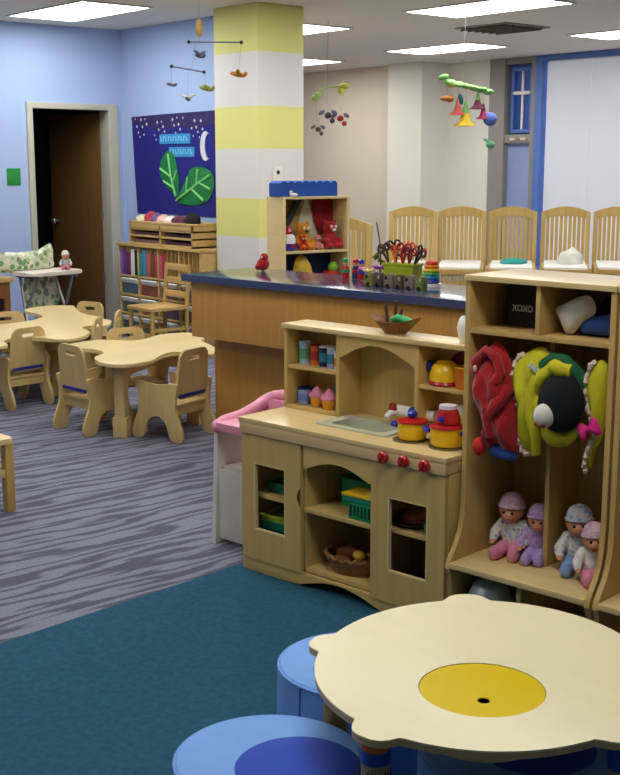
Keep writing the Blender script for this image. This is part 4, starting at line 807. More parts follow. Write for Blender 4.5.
# ------------------------------------------------------------------ toddler tables and chairs
def ttable(name, label, poly, legs, z=0.45):
    cx = sum(p[0] for p in poly) / len(poly); cy = sum(p[1] for p in poly) / len(poly)
    t = kthing(name, label, 'table', (cx, cy, 0)); L = smooth([(x - cx, y - cy) for x, y in poly], 4)
    B().prism(L, z - 0.022, z, 'xy', 0.005).build('table_top', W_TOD, t)
    for x, y in legs:
        x -= cx; y -= cy; a = math.atan2(y, x)
        l = B().box((x, y, (z - 0.022) / 2), (0.075, 0.06, z - 0.022), a, 0.006).build('leg', W_CHAIR, t)
        B().box((x, y, 0.06), (0.085, 0.085, 0.12), a, 0.006).build('foot_block', W_CHAIR, l)
    b = B(); lx = [l[0] - cx for l in legs]; lyy = [l[1] - cy for l in legs]
    for i in range(len(legs) // 2):
        j = i + len(legs) // 2; b.box(((lx[i] + lx[j]) / 2, (lyy[i] + lyy[j]) / 2, 0.385), (math.hypot(lx[i] - lx[j], lyy[i] - lyy[j]), 0.03, 0.085), math.atan2(lyy[j] - lyy[i], lx[j] - lx[i]), 0.003)
    b.build('apron', W_CHAIR, t); return t
T1 = [(-6.04, 4.29), (-6.1, 4.5), (-6.06, 4.60), (-5.93, 4.66), (-5.88, 4.76), (-5.95, 4.91), (-5.98, 5.05), (-5.9, 5.17), (-5.75, 5.15), (-5.66, 5.08), (-5.58, 4.98), (-5.52, 4.95), (-5.40, 4.90), (-5.26, 4.81), (-5.13, 4.66), (-5.26, 4.63), (-5.36, 4.55), (-5.3, 4.41), (-5.21, 4.27), (-5.21, 4.11), (-5.31, 4.04), (-5.45, 4.07), (-5.57, 4.16), (-5.62, 4.26), (-5.72, 4.3), (-5.81, 4.3), (-5.96, 4.25)]
ttable('scalloped_table', 'scalloped toddler table nearest the counter, three chairs around it', T1, [(-5.37, 4.18), (-5.90, 4.42), (-5.80, 5.02), (-5.32, 4.70)])
T2 = [(-6.36, 3.88), (-6.30, 3.96), (-6.32, 4.06), (-6.42, 4.10), (-6.50, 4.16), (-6.52, 4.27), (-6.44, 4.36), (-6.29, 4.40), (-6.24, 4.48), (-6.28, 4.6), (-6.43, 4.76), (-6.60, 4.82), (-6.66, 4.92), (-6.60, 5.0), (-6.68, 5.13), (-6.82, 5.22), (-6.92, 5.21), (-7.01, 5.27), (-7.16, 5.29), (-7.33, 5.34), (-7.46, 5.42), (-7.58, 5.48), (-7.71, 5.55), (-7.84, 5.43), (-7.8, 5.2), (-7.68, 5.1), (-7.42, 5.05), (-7.25, 4.95), (-7.19, 4.82), (-7.17, 4.72), (-7.16, 4.58), (-7.12, 4.41), (-6.90, 4.17), (-6.60, 3.95), (-6.46, 3.86)]
ttable('scalloped_table', 'larger scalloped toddler table at left edge, before the doorway', T2, [(-6.42, 4.58), (-6.50, 3.98), (-6.98, 4.28), (-7.55, 5.22)])
def chair_proto():
    t = thing('toddler_chair', '', 'chair', (0, 0, 0), 0, 'toddler chairs at the scalloped tables')
    out = smooth([(-0.13, 0.335), (-0.147, 0.31), (-0.136, 0.25), (-0.135, 0.17), (-0.168, 0.09), (-0.182, 0.03), (-0.165, 0.0), (-0.115, 0.0), (-0.088, 0.025), (-0.075, 0.08), (-0.045, 0.125), (0, 0.137), (0.045, 0.125), (0.075, 0.08), (0.088, 0.025), (0.115, 0.0), (0.160, 0.0), (0.178, 0.03), (0.160, 0.09), (0.130, 0.17), (0.125, 0.25), (0.150, 0.315), (0.13, 0.337), (0.0, 0.318)], 4)
    out = [(y, max(0.0, z)) for y, z in out]
    for s in (-1, 1): B().prism(out, s * 0.152, s * 0.134, 'yz', 0.004).build('side_panel', W_CHAIR, t)
    B().lim((-0.134, -0.115, 0.192), (0.134, 0.12, 0.208), 0.004).build('seat', W_CHAIR, t)
    b = B(); o = smooth(rrect(-0.131, 0.0, 0.131, 0.285, 0.055), 1)
    o = [(x * (1 - 0.10 * z / 0.285), z) for x, z in o]; i = rrect(-0.048, 0.222, 0.048, 0.246, 0.011)
    b.holed(o, i, -0.007, 0.007, 'xz'); b.xform(Matrix.Translation((0, -0.118, 0.235)) @ Matrix.Rotation(math.radians(6), 4, 'X')); b.build('backrest', W_CHAIR, t)
    b = B(); b.box((0, -0.128, 0.255), (0.225, 0.008, 0.020), 0, 0.003); b.build('blue_strip', mat('blue_strip', '#232C84', 0.6), t)
    B().lim((-0.134, -0.105, 0.14), (0.134, -0.09, 0.192), 0.003).build('rear_rail', W_CHAIR, t)
    t.scale = (1.06, 1.03, 1.0)
    return t
cp = chair_proto(); first = True
for x, y, dx, dy, lab in [(-5.19, 4.42, -0.985, -0.17, 'toddler chair at right of nearest scalloped table, in front of counter'), (-5.66, 4.205, 0.04, 1, 'toddler chair at left front of nearest scalloped table'),
        (-6.62, 4.30, -1, -0.06, 'toddler chair at front of the larger table, back towards us'), (-5.865, 4.685, 0.96, -0.26, 'toddler chair behind nearest scalloped table, only its back showing'),
        (-6.655, 4.815, -0.77, -0.63, 'toddler chair seen edge on between the two scalloped tables'), (-7.31, 5.30, 0.2, -0.98, 'toddler chair behind the larger table, in front of dark door'),
        (-7.135, 4.63, 0.96, -0.28, 'toddler chair at far side of larger table, left photo edge'), (-6.84, 5.13, -0.72, -0.69, 'toddler chair at right end of larger table before the bookshelf')]:
    rz = math.atan2(dy, dx) - PI / 2 + KR
    if first: cp.location = K(x, y); cp.rotation_euler.z = rz; cp['label'] = lab; first = False
    else: dup(cp, lab, K(x, y), rz)
# small stool at the left edge
sl = kthing('wooden_stool', 'small pale wooden stool cut by the left edge', 'stool', (-4.655, 2.80, 0))
B().prism(rrect(-0.125, -0.125, 0.125, 0.125, 0.035), 0.315, 0.34, 'xy', 0.006).build('seat', W_TOD, sl)
for sx in (-1, 1):
    for sy in (-1, 1): B().box((sx * 0.098, sy * 0.098, 0.1575), (0.042, 0.042, 0.315), 0, 0.005).build('leg', W_CRIB, sl)
b = B(); 
for s in (-1, 1): b.box((s * 0.098, 0, 0.18), (0.022, 0.16, 0.035)); b.box((0, s * 0.098, 0.18), (0.16, 0.022, 0.035))
b.build('stretcher', W_TOD, sl)

# ------------------------------------------------------------------ back left: bookshelf, chair, desk, high chair, poster
BSX, BSY = -8.775, 5.865
bs = thing('bookshelf', 'oak bookshelf with book slots and bins below the poster', 'bookshelf', (BSX, BSY, 0))
b = B(); W2 = 0.64
for x in (-W2, -W2 / 2, 0, W2 / 2, W2): b.box((x - 0.009 * (1 if x == W2 else 0 if x else 0) + (0.009 if x == -W2 else 0), 0, 0.41), (0.018, 0.34, 0.82), 0, 0.001)
for z in (0.04, 0.21, 0.38, 0.55): b.lim((-W2, -0.17, z - 0.009), (W2, 0.17, z + 0.009), 0.001)
b.lim((-W2, 0.16, 0.03), (W2, 0.17, 0.82), 0.001); b.build('carcass', W_SHELF, bs)
B().lim((-W2 - 0.01, -0.185, 0.815), (W2 + 0.01, 0.172, 0.84), 0.003).build('top_board', W_SHELF, bs)
NS = 20
for k in range(1, NS):
    if k % 5: B().lim((-W2 + 0.064 * k - 0.004, -0.160, 0.56), (-W2 + 0.064 * k + 0.004, 0.16, 0.815), 0.001).build('slot_divider', W_SHELF, bs)
BK = [('lavender', '#7A62A8'), ('violet', '#6A3E86'), ('plum', '#6E2A4E'), ('white', '#E8E4DC'), ('black', '#1E1A1A'), ('teal', '#2E8A86'), ('sky blue', '#4E8FB4'), ('salmon', '#C46A5E'), ('brown', '#7E4A38'), ('rust', '#A8543C'), ('rose', '#B85A6E'), ('crimson', '#B0283E')]
for k, (n_, c) in enumerate(BK):
    x = -W2 + 0.064 * k + (0.036 if k % 5 == 0 else 0.032)
    t = thing('book', '%s spined book standing upright in bookshelf slot' % n_, 'book', (BSX + x, BSY - 0.162, 0.5595), 0, 'books in the bookshelf slots')
    h = 0.215 + 0.02 * math.sin(k * 2.3)
    B().lim((-0.021, 0, 0.003), (0.021, 0.22, h - 0.003), 0).build('pages', CREAM, t)
    b = B(); b.lim((-0.0265, -0.004, 0), (0.0265, 0.0, h), 0.001); b.lim((-0.024, 0, 0), (-0.0212, 0.225, h), 0); b.lim((0.0212, 0, 0), (0.0265, 0.225, h), 0); b.build('cover', mat('book_' + n_.replace(' ', '_'), c, 0.6), t)
BINC = [['#4E6478', '#8A4E3C', '#6A5866', '#6E5A5E'], ['#4A5E58', '#7E5A48', '#5E4A5A', '#64585C'], ['#3E5A62', '#6E6048', '#5A4C4A', '#665448']]
rown = ['top', 'middle', 'bottom']; coln = ['left end', 'second from left', 'second from right', 'right end']
for r in range(3):
    for c in range(4):
        x = -W2 + 0.32 * c + 0.16 + 0.004; z = 0.3895 - 0.17 * r
        t = thing('storage_bin', 'storage bin with white label in %s row, %s of bookshelf' % (rown[r], coln[c]), 'storage bin', (BSX + x, BSY - 0.008, z), 0, 'storage bins in the bookshelf')
        m = mat('bin_%d_%d' % (r, c), BINC[r][c], 0.55, 0.3, (25, 25, 25))
        b = B(); b.lim((-0.135, -0.145, 0), (0.135, -0.135, 0.105)); b.lim((-0.135, 0.135, 0), (0.135, 0.145, 0.105)); b.lim((-0.135, -0.145, 0), (-0.127, 0.145, 0.105)); b.lim((0.127, -0.145, 0), (0.135, 0.145, 0.105)); b.lim((-0.135, -0.145, 0), (0.135, 0.145, 0.008)); b.build('bin_body', m, t)
        B().box((0, -0.152, 0.118), (0.255, 0.016, 0.044), rot=(0.5, 0, 0)).build('label_strip', WHITE, t)
us = thing('tabletop_organizer', 'low wooden organizer with slots on top of the bookshelf', 'organizer', (BSX + 0.04, BSY - 0.01, 0.8405))
b = B(); U = 0.49
for x in (-U, -0.0, U): b.box((x + (0.009 if x < 0 else -0.009 if x > 0 else 0), 0, 0.1), (0.018, 0.32, 0.2), 0, 0.001)
for z in (0.009, 0.075, 0.135): b.lim((-U, -0.16, z - 0.008), (U, 0.16, z + 0.008), 0.001)
b.lim((-U, 0.15, 0), (U, 0.16, 0.2), 0.001); b.lim((-U, -0.16, 0.135), (U, -0.145, 0.20), 0.002); b.build('organizer_body', W_SHELF, us)
B().lim((-U - 0.003, -0.163, 0.185), (U + 0.003, 0.163, 0.202), 0.002).build('top_board', W_SHELF, us)
for i, (x, z, c, lab) in enumerate([(-0.25, 0.0835, '#5E4456', 'purple paper stack in upper left slot of organizer'), (0.25, 0.0835, '#3A3440', 'dark paper stack in upper right slot of organizer'), (-0.25, 0.0178, '#8E6E78', 'mauve paper stack in lower left slot of organizer'), (0.25, 0.0178, '#5A3050', 'plum paper stack in lower right slot of organizer')]):
    o = B().lim((-0.2, -0.13, 0), (0.2, 0.13, 0.022), 0.002).build('paper_stack', mat('stack_%d' % i, c, 0.8, 0.25, (4, 4, 120)), None, (BSX + 0.04 + x, BSY - 0.01, 0.8405 + z)); tag(o, lab, 'paper', 'paper stacks in the organizer')
for i, (x, c, w, h, lab) in enumerate([(-0.40, '#D8CFA8', 0.075, 0.05, 'cream cloth scrap at left end on top of organizer'), (-0.28, '#A83A4A', 0.07, 0.085, 'crimson soft cloth toy on top of organizer, left part'), (-0.18, '#7A5A86', 0.06, 0.075, 'purple crumpled cloth on top of organizer'), (-0.09, '#E2B8A8', 0.06, 0.06, 'pale pink crumpled cloth on top of organizer'),
        (0.02, '#E8E2D8', 0.07, 0.05, 'white crumpled cloth in middle on top of organizer'), (0.15, '#5E3450', 0.075, 0.065, 'plum crumpled cloth on top of organizer, right part'), (0.36, '#141418', 0.085, 0.085, 'black felt hat at right end on top of organizer')]):
    o = B().ell((0, 0, 0), (w, 0.06, h), u=20, v=14)
    for v_ in o.bm.verts: v_.co *= 1 + 0.22 * noise.noise(v_.co * 22 + Vector((i * 5, 0, 0))); v_.co.z = max(v_.co.z, 0)
    o = o.build('cloth_toy' if i in (1,) else 'felt_hat' if i == 6 else 'crumpled_cloth', mat('scrap_%d' % i, c, 0.9, 0.2, (30, 30, 30)), None, (BSX + 0.04 + x, BSY - 0.07, 1.0427)); tag(o, lab, 'hat' if i == 6 else 'cloth')
# ladder back chair
lc = thing('ladder_back_chair', 'wooden ladder back chair standing in front of bookshelf', 'chair', (-8.35, 5.42, 0))
B().prism(rrect(-0.19, -0.20, 0.19, 0.18, 0.02), 0.36, 0.385, 'xy', 0.005).build('seat', W_SHELF, lc)
for s in (-1, 1):
    b = B(); b.tube([(s * 0.165, 0.165, 0.0), (s * 0.165, 0.165, 0.37), (s * 0.165, 0.20, 0.72)], 0.018, 10); b.build('leg', W_CRIB, lc)
    B().tube([(s * 0.16, -0.17, 0.0), (s * 0.16, -0.17, 0.362)], 0.018, 10).build('leg', W_CRIB, lc)
for z, y in ((0.69, 0.196), (0.58, 0.184), (0.47, 0.174)): B().box((0, y, z), (0.33, 0.016, 0.055), 0, 0.004).build('back_slat', W_SHELF, lc)
b = B()
for s in (-1, 1): b.box((s * 0.163, 0, 0.2), (0.018, 0.33, 0.03))
b.box((0, -0.17, 0.16), (0.32, 0.018, 0.03)); b.build('stretcher', W_CRIB, lc)
# desk and padded high chair by the door wall
ds = thing('brown_desk', 'brown wooden desk at the left edge below blue wall', 'desk', (-9.42, 4.18, 0))
B().lim((-0.5, -0.45, 0.59), (0.42, 0.28, 0.63), 0.004).build('desk_top', W_SHELF, ds)
b = B(); b.lim((0.36, -0.42, 0.46), (0.39, 0.25, 0.59), 0.003); b.lim((-0.45, 0.22, 0.46), (0.38, 0.25, 0.59), 0.003); b.build('apron', W_DARK, ds)
for x in (-0.44, 0.36):
    for y in (-0.40, 0.23): B().box((x, y, 0.295), (0.05, 0.05, 0.59), 0, 0.004).build('leg', W_DARK, ds)
B().lim((-0.44, 0.20, 0.1), (0.36, 0.215, 0.46), 0.002).build('modesty_panel', mat('dark_panel', '#3A2414', 0.6), ds)
FLOR = spots('floral_vinyl', '#CBD2B8', ['#6E9A66', '#A8BE8A', '#E0DCC8', '#7E8E6A'], 24, 0.55, 0.55)
hg = thing('folding_high_chair', 'folding high chair with floral padded seat and white tray', 'high chair', (-9.05, 4.78, 0), math.radians(8))
B().prism(rrect(-0.16, -0.28, 0.18, 0.26, 0.07), 0.635, 0.665, 'xy', 0.010).build('tray', mat('cream_tray', '#E2DACB', 0.4), hg)
b = B(); b.puff(smooth([(-0.27, 0.63), (0.14, 0.63), (0.18, 0.70), (0.16, 0.80), (0.06, 0.765), (-0.12, 0.755), (-0.26, 0.76), (-0.29, 0.70)], 4), (-0.06, 0.70), 0.06, 0.006, 20, 2, 7); b.xform(Matrix.Translation((-0.13, -0.04, 0.66)) @ Matrix.Rotation(PI / 2, 4, 'Z') @ Matrix.Diagonal((1.15, 1.0, 1.25, 1)) @ Matrix.Translation((0, 0, -0.63))); b.build('seat_cushion', FLOR, hg)
b = B(); b.puff(smooth([(-0.16, 0.34), (0.16, 0.34), (0.17, 0.56), (0.12, 0.63), (-0.12, 0.63), (-0.17, 0.56)], 4), (0, 0.48), 0.03, 0.004, 20, 5, 6); b.xform(Matrix.Translation((-0.12, 0.02, 0)) @ Matrix.Rotation(PI / 2, 4, 'Z')); b.build('leg_cushion', FLOR, hg)
for s in (-1, 1):
    B().tube([(-0.14, s * 0.17, 0.63), (0.08, s * 0.235, 0.0)], 0.013, 10).build('leg', STEEL, hg); B().tube([(0.12, s * 0.17, 0.63), (-0.2, s * 0.235, 0.0)], 0.013, 10).build('leg', GREYM, hg)
    B().tube([(-0.16, s * 0.19, 0.62), (0.15, s * 0.19, 0.62)], 0.012, 8).build('side_rail', GREYM, hg)
doll('small doll with white hat sitting on the high chair tray', (0, 0, 0), math.radians(60), mat('grey_doll_top', '#A8B0AE', 0.8), PPINK, WHCL, 0.72, 0.02, world=(-9.00, 4.93, 0.666))
bk2 = thing('grey_box', 'small grey box standing at left on the brown desk', 'box', (-9.16, 4.30, 0.6305)); B().lim((-0.05, -0.05, 0), (0.05, 0.05, 0.12), 0.006).build('box_body', mat('grey_box_card', '#8C95A4', 0.6, 0.2), bk2); B().lim((-0.053, -0.053, 0.11), (0.053, 0.053, 0.128), 0.004).build('box_lid', mat('dark_grey_card', '#565C66', 0.6), bk2)
# wall notices
gs = tag(B().lim((-0.006, -0.065, -0.075), (0.0, 0.065, 0.075), 0.001).build('green_notice', mat('green_paper', '#1E8A3A', 0.7), None, (-9.954, 4.972, 1.42)), 'plain green square notice on blue wall left of doorway', 'notice')
po = thing('night_sky_poster', 'dark blue night sky poster with big green leaves', 'poster', (-9.115, 6.113, 1.52))
b = B(); b.prism([(-0.68, 0.44), (-0.1, 0.452), (0.64, 0.46), (0.655, 0.0), (0.65, -0.44), (0.0, -0.435), (-0.62, -0.44), (-0.655, 0.0)], -0.006, 0, 'xz'); b.build('backing', mat('night_blue_paper', '#1E1F7C', 0.75, 0.12, (4, 4, 4)), po)
b = B(); b.prism([(-0.68, 0.44), (-0.1, 0.452), (0.64, 0.46), (0.645, 0.36), (0.35, 0.30), (0.1, 0.34), (-0.25, 0.32), (-0.67, 0.38)], -0.008, -0.006, 'xz'); b.build('purple_band', mat('purple_paper', '#32265E', 0.75, 0.2, (14, 14, 14)), po)
for i in range(34):
    b = B(); x = -0.61 + 1.2 * ((i * 0.7548776) % 1); z = 0.42 - 0.20 * ((i * 0.5698403 + 0.07 * math.sin(i * 5)) % 1); r = 0.009 + 0.008 * ((i * 0.437) % 1)
    b.prism([(x + r * (1 if k % 2 == 0 else 0.5) * math.cos(PI * k / 5), z + r * (1 if k % 2 == 0 else 0.5) * math.sin(PI * k / 5)) for k in range(10)], -0.0105, -0.008, 'xz'); b.build('star', mat('star_paper', '#D9D2E2', 0.7), po)
b = B(); b.prism([(0.50 + 0.09 * math.cos(a) * 0.85, 0.165 + 0.125 * math.sin(a)) for a in [math.radians(60 + 240 * k / 20) for k in range(21)]] + [(0.545 + 0.07 * math.cos(a) * 0.8, 0.165 + 0.105 * math.sin(a)) for a in [math.radians(285 - 210 * k / 18) for k in range(19)]], -0.012, -0.006, 'xz'); b.build('paper_moon', mat('moon_paper', '#DCDCE6', 0.7), po)
LEAFG = mat('leaf_dark_green', '#1A7A40', 0.65, 0.2, (10, 10, 10)); LEAFV = mat('leaf_vein_green', '#7ED07E', 0.65)
def leaf(pts, veins, y):
    l = B().puff(smooth(pts, 4), (sum(p[0] for p in pts) / len(pts), sum(p[1] for p in pts) / len(pts)), 0.012, 0, 1, 0, 4, y, 0.1).build('paper_leaf', LEAFG, po); b = B()
    for v_ in veins: b.tube([(x, y - 0.013, z) for x, z in v_], 0.011, 6)
    b.build('vein', LEAFV, l)
leaf([(-0.02, 0.13), (0.05, 0.02), (0.09, -0.14), (0.06, -0.29), (-0.02, -0.24), (-0.16, -0.16), (-0.22, -0.03), (-0.15, 0.09)], [[(0.05, -0.27), (-0.02, -0.1), (-0.06, 0.1)], [(0.02, -0.2), (-0.14, -0.14)], [(-0.02, -0.1), (-0.19, -0.03)], [(0.0, -0.16), (0.07, -0.05)]], -0.012)
leaf([(0.06, -0.31), (0.22, -0.10), (0.30, -0.02), (0.48, -0.02), (0.60, -0.07), (0.62, -0.18), (0.54, -0.29), (0.38, -0.34), (0.18, -0.34)], [[(0.06, -0.31), (0.3, -0.2), (0.58, -0.08)], [(0.22, -0.24), (0.24, -0.1)], [(0.38, -0.16), (0.4, -0.03)], [(0.3, -0.2), (0.48, -0.3)], [(0.42, -0.15), (0.58, -0.2)]], -0.014)
for x0, x1, z in ((-0.21, 0.27, 0.235), (-0.06, 0.33, 0.12)):
    s_ = B().lim((x0, -0.0125, z - 0.045), (x1, -0.006, z + 0.04), 0).build('title_strip', mat('strip_blue', '#3E9AD2', 0.7), po); b = B(); x = x0 + 0.02; k = 0
    while x < x1 - 0.035:
        b.lim((x, -0.0145, z - 0.022), (x + 0.010, -0.0125, z + 0.02), 0); b.lim((x, -0.0145, z + (0.008 if k % 2 else -0.022)), (x + 0.024, -0.0125, z + (0.02 if k % 2 else -0.01)), 0); x += 0.04; k += 1
    b.build('cut_letters', mat('cut_letter_blue', '#8CC8EC', 0.7), s_)

# ------------------------------------------------------------------ toy shelf by the pillar
TS = (-6.29, 5.38); TR_ = math.radians(83)
ts = thing('toy_shelf', 'two tier wooden toy shelf beside striped pillar behind counter', 'shelf', (TS[0], TS[1], 0), TR_)
W3 = 0.27; H3 = 1.32
b = B()
for s in (-1, 1): b.box((s * (W3 - 0.009), 0.11, H3 / 2), (0.018, 0.22, H3), 0, 0.002)
b.build('side_panel', W_TOD, ts)
for z in (0.08, 0.57, 0.945, H3 - 0.009): B().lim((-W3 + .017, 0.0, z - 0.009), (W3 - .017, 0.215, z + 0.009), 0.002).build('shelf_board', W_TOD, ts)
B().lim((-W3 + .01, 0.208, 0.955), (W3 - .01, 0.219, H3 - .01), 0.001).build('upper_back', W_SHELF, ts); B().lim((-W3 + .01, 0.208, 0.07), (W3 - .01, 0.219, 0.945), 0.001).build('lower_back', mat('navy_board', '#20366E', 0.6), ts)
def tsp(x, y, z): c, s = math.cos(TR_), math.sin(TR_); return (TS[0] + c * x - s * y, TS[1] + s * x + c * y, z)
def ts_thing(n, lab, cat, p, rz=0, g=None): return thing(n, lab, cat, tsp(*p), TR_ + rz, g)
t = ts_thing('scalloped_box', 'blue scalloped edge box on top of the toy shelf', 'box', (-0.05, 0.09, H3 + 0.0005))
b = B(); pts = [(-0.23, 0), (0.23, 0)] + [(0.23 - 0.46 * k / 80, 0.088 + 0.016 * abs(math.sin(PI * 8 * k / 80))) for k in range(81)]
b.prism(pts, -0.07, 0.08, 'xz'); b.build('box_body', mat('scallop_blue', '#1F4FA8', 0.6, 0.1), t)
t = ts_thing('white_figure', 'small white toy figure on toy shelf before blue box', 'toy figure', (-0.17, -0.0 + 0.01, H3 + 0.0005)); b = B(); b.ell((-0.03, 0, 0.012), (0.014, 0.01, 0.014)); b.ell((-0.01, 0, 0.012), (0.03, 0.012, 0.012)); b.ell((-0.035, 0, 0.03), (0.012, 0.01, 0.012)); b.build('figure_body', WHITE, t, remesh=0.003)
U0 = 0.9545; L0 = 0.5795
t = ts_thing('toy_boat', 'blue white and red round toy at left on upper tier', 'toy', (-0.195, 0.06, U0))
B().lathe([(0, 0), (0.04, 0), (0.052, 0.02), (0.053, 0.05), (0, 0.05)], seg=24, close=False).build('hull', BLUE, t); B().lathe([(0.05, 0.05), (0.05, 0.085), (0.035, 0.11), (0, 0.115)], seg=24, close=False).build('cabin', WHITE, t); B().lathe([(0.02, 0.11), (0.03, 0.13), (0.015, 0.165), (0, 0.17)], seg=18, close=False).build('top', RED, t); B().lathe([(0, 0), (0.014, 0), (0.014, 0.008), (0, 0.01)], (0, -0.052, 0.035), 16, rot=(PI / 2, 0, 0)).build('badge', RED, t)
def plush(n, lab, p, m, s=1.0, facem=None, eyes=True):
    t = ts_thing(n, lab, 'soft toy', p); b = B()
    b.ell((0, 0, 0.055), (0.055, 0.045, 0.056)); b.ell((0, -0.005, 0.125), (0.046, 0.042, 0.042)); b.ell((-0.05, -0.03, 0.05), (0.022, 0.03, 0.02)); b.ell((0.05, -0.03, 0.05), (0.022, 0.03, 0.02)); b.ell((-0.035, -0.05, 0.02), (0.024, 0.035, 0.02)); b.ell((0.035, -0.05, 0.02), (0.024, 0.035, 0.02)); b.ell((-0.036, 0, 0.16), (0.014, 0.01, 0.016)); b.ell((0.036, 0, 0.16), (0.014, 0.01, 0.016))
    for v_ in b.bm.verts: v_.co *= s
    b.build('plush_body', m, t, remesh=0.006)
    if eyes:
        for q in (-1, 1): B().ell((q * 0.016 * s, -0.046 * s, 0.135 * s), (0.009 * s, 0.006 * s, 0.01 * s)).build('eye', WHITE, t)
    B().ell((0, -0.05 * s, 0.115 * s), (0.012 * s, 0.01 * s, 0.009 * s)).build('nose', facem or BLACK, t); return t
plush('yellow_plush', 'orange yellow plush toy in middle of upper tier', (-0.05, 0.11, U0), mat('orange_plush', '#D9922A', 0.95, 0.25, (20, 20, 20)), 1.1)
plush('red_plush', 'small red and orange plush toy at front of upper tier', (-0.085, 0.055, U0), mat('red_orange_plush', '#B5331E', 0.95, 0.3, (20, 20, 20)), 0.6)
plush('red_plush', 'dark red plush toy at right end of upper tier', (0.16, 0.085, U0), FURRED, 1.15, WHITE)
plush('pink_plush', 'small pink plush toy near middle of upper tier', (0.035, 0.055, U0), mat('salmon_plush', '#CC7E6C', 0.95, 0.15, (20, 20, 20)), 0.58)
t = ts_thing('slanted_scarf', 'dark grey scarf hanging slanted inside upper tier', 'cloth', (-0.10, 0.17, U0)); B().tube([(-0.08, 0, 0.13), (-0.02, -0.01, 0.22), (0.06, 0.0, 0.345)], 0.026, 8).build('scarf_body', mat('charcoal_cloth', '#3E3E40', 0.9, 0.15), t)
t = ts_thing('white_drape', 'white pointed cloth hanging at back of upper tier', 'cloth', (0.03, 0.195, U0)); B().puff(smooth([(-0.08, 0.04), (0.1, 0.03), (0.07, 0.18), (0.02, 0.33), (-0.01, 0.33), (-0.06, 0.18)], 3), (0.01, 0.15), 0.012, 0.006, 30, 1, 5).build('drape_body', mat('ivory_cloth', '#D9D4B2', 0.85), t)
t = ts_thing('red_drape', 'dark red cloth hanging at right in upper tier', 'cloth', (0.16, 0.185, U0)); B().puff(smooth([(-0.06, 0.17), (0.0, 0.10), (0.085, 0.12), (0.09, 0.33), (-0.075, 0.335)], 3), (0.02, 0.24), 0.02, 0.01, 30, 3, 5).build('drape_body', mat('dark_red_cloth', '#8E1420', 0.85, 0.1), t)
t = ts_thing('yellow_gown', 'yellow dress up gown stuffed in the lower tier', 'costume', (-0.06, 0.10, L0)); B().puff(smooth([(-0.09, 0.0), (0.09, 0.0), (0.085, 0.16), (0.05, 0.30), (-0.01, 0.34), (-0.06, 0.30), (-0.085, 0.16)], 3), (0, 0.15), 0.07, 0.02, 25, 6, 7).build('gown_body', mat('gold_cloth', '#D2B040', 0.8, 0.2, (20, 20, 20)), t)
t = ts_thing('red_toy', 'round red toy with lime green ball on lower tier', 'toy', (0.165, 0.08, L0)); B().lathe([(0, 0), (0.07, 0), (0.078, 0.05), (0.07, 0.15), (0.05, 0.22), (0, 0.24)], seg=26, close=False).build('toy_body', mat('toy_red', '#C22418', 0.5), t); B().ell((0, -0.03, 0.25), (0.036, 0.034, 0.036)).build('lime_ball', mat('toy_lime', '#86C02E', 0.5), t)
t = ts_thing('dark_toy', 'dark toy with white face at lower left tier', 'toy', (-0.2, 0.06, L0)); B().ell((0, 0, 0.08), (0.04, 0.04, 0.08)).build('toy_body', BLACK, t); B().ell((0.0, -0.034, 0.12), (0.02, 0.012, 0.024)).build('face', mat('face_cream', '#D6C8A8', 0.6), t)
sn = thing('wall_sensor', 'small white square sensor with dark dot on pillar', 'sensor', (-7.53, 6.02, 1.45)); B().lim((0, -0.045, -0.06), (0.018, 0.045, 0.06), 0.004).build('sensor_body', WHITE, sn); B().ell((0.018, 0.0, 0.02), (0.006, 0.017, 0.017)).build('lens', BLACK, sn)

# ------------------------------------------------------------------ cribs
def crib_proto():
    t = thing('wooden_crib', '', 'crib', (0, 0, 0), 0, 'wooden cribs'); w = 0.217; L_ = 0.86
    for s in (-1, 1):
        B().lim((s * w - 0.022, -0.02, 0), (s * w + 0.022, 0.02, 1.055), 0.004).build('post', W_CRIB, t)
        B().lim((s * w - 0.02, -L_ - 0.02, 0), (s * w + 0.02, -L_ + 0.02, 0.58), 0.004).build('post', W_CRIB, t)
    B().prism([(-w - 0.022, 1.02)] + [(-w - 0.022 + (2 * w + 0.044) * k / 16, 1.062 + 0.055 * math.sin(PI * k / 16)) for k in range(17)] + [(w + 0.022, 1.02)] + [(w - 2 * w * k / 16, 0.995 + 0.03 * math.sin(PI * k / 16)) for k in range(17)], -0.014, 0.014, 'xz', 0.003).build('arched_rail', W_CRIB, t)
    for k in range(9): B().lim((-w + 0.0434 * (k + 1) - 0.0150, -0.007, 0.30), (-w + 0.0434 * (k + 1) + 0.0150, 0.007, 1.03), 0.001).build('slat', W_CRIB, t)
    B().lim((-w, -0.012, 0.26), (w, 0.012, 0.31), 0.002).build('lower_rail', W_CRIB, t)
    B().lim((-w, -L_ - 0.012, 0.515), (w, -L_ + 0.012, 0.565), 0.003).build('foot_rail', W_CRIB, t); B().lim((-w, -L_ - 0.012, 0.26), (w, -L_ + 0.012, 0.30), 0.003).build('foot_rail', W_CRIB, t)
    for k in range(7): B().lim((-w + 0.0542 * (k + 1) - 0.009, -L_ - 0.007, 0.29), (-w + 0.0542 * (k + 1) + 0.009, -L_ + 0.007, 0.52), 0.001).build('slat', W_CRIB, t)
    for s in (-1, 1):
        for z in (0.52, 0.26): B().lim((s * w - 0.012, -L_ + 0.02, z), (s * w + 0.012, -0.02, z + 0.04), 0.003).build('side_rail', W_CRIB, t)
    B().lim((-w + 0.014, -L_ + 0.016, 0.45), (w - 0.014, -0.016, 0.585), 0.02).build('mattress', mat('white_sheet', '#D9D8D4', 0.8, 0.03), t)
    B().lim((-w + 0.013, -L_ + 0.013, 0.42), (w - 0.013, -0.013, 0.449), 0.002).build('mattress_board', W_SHELF, t)
    return t
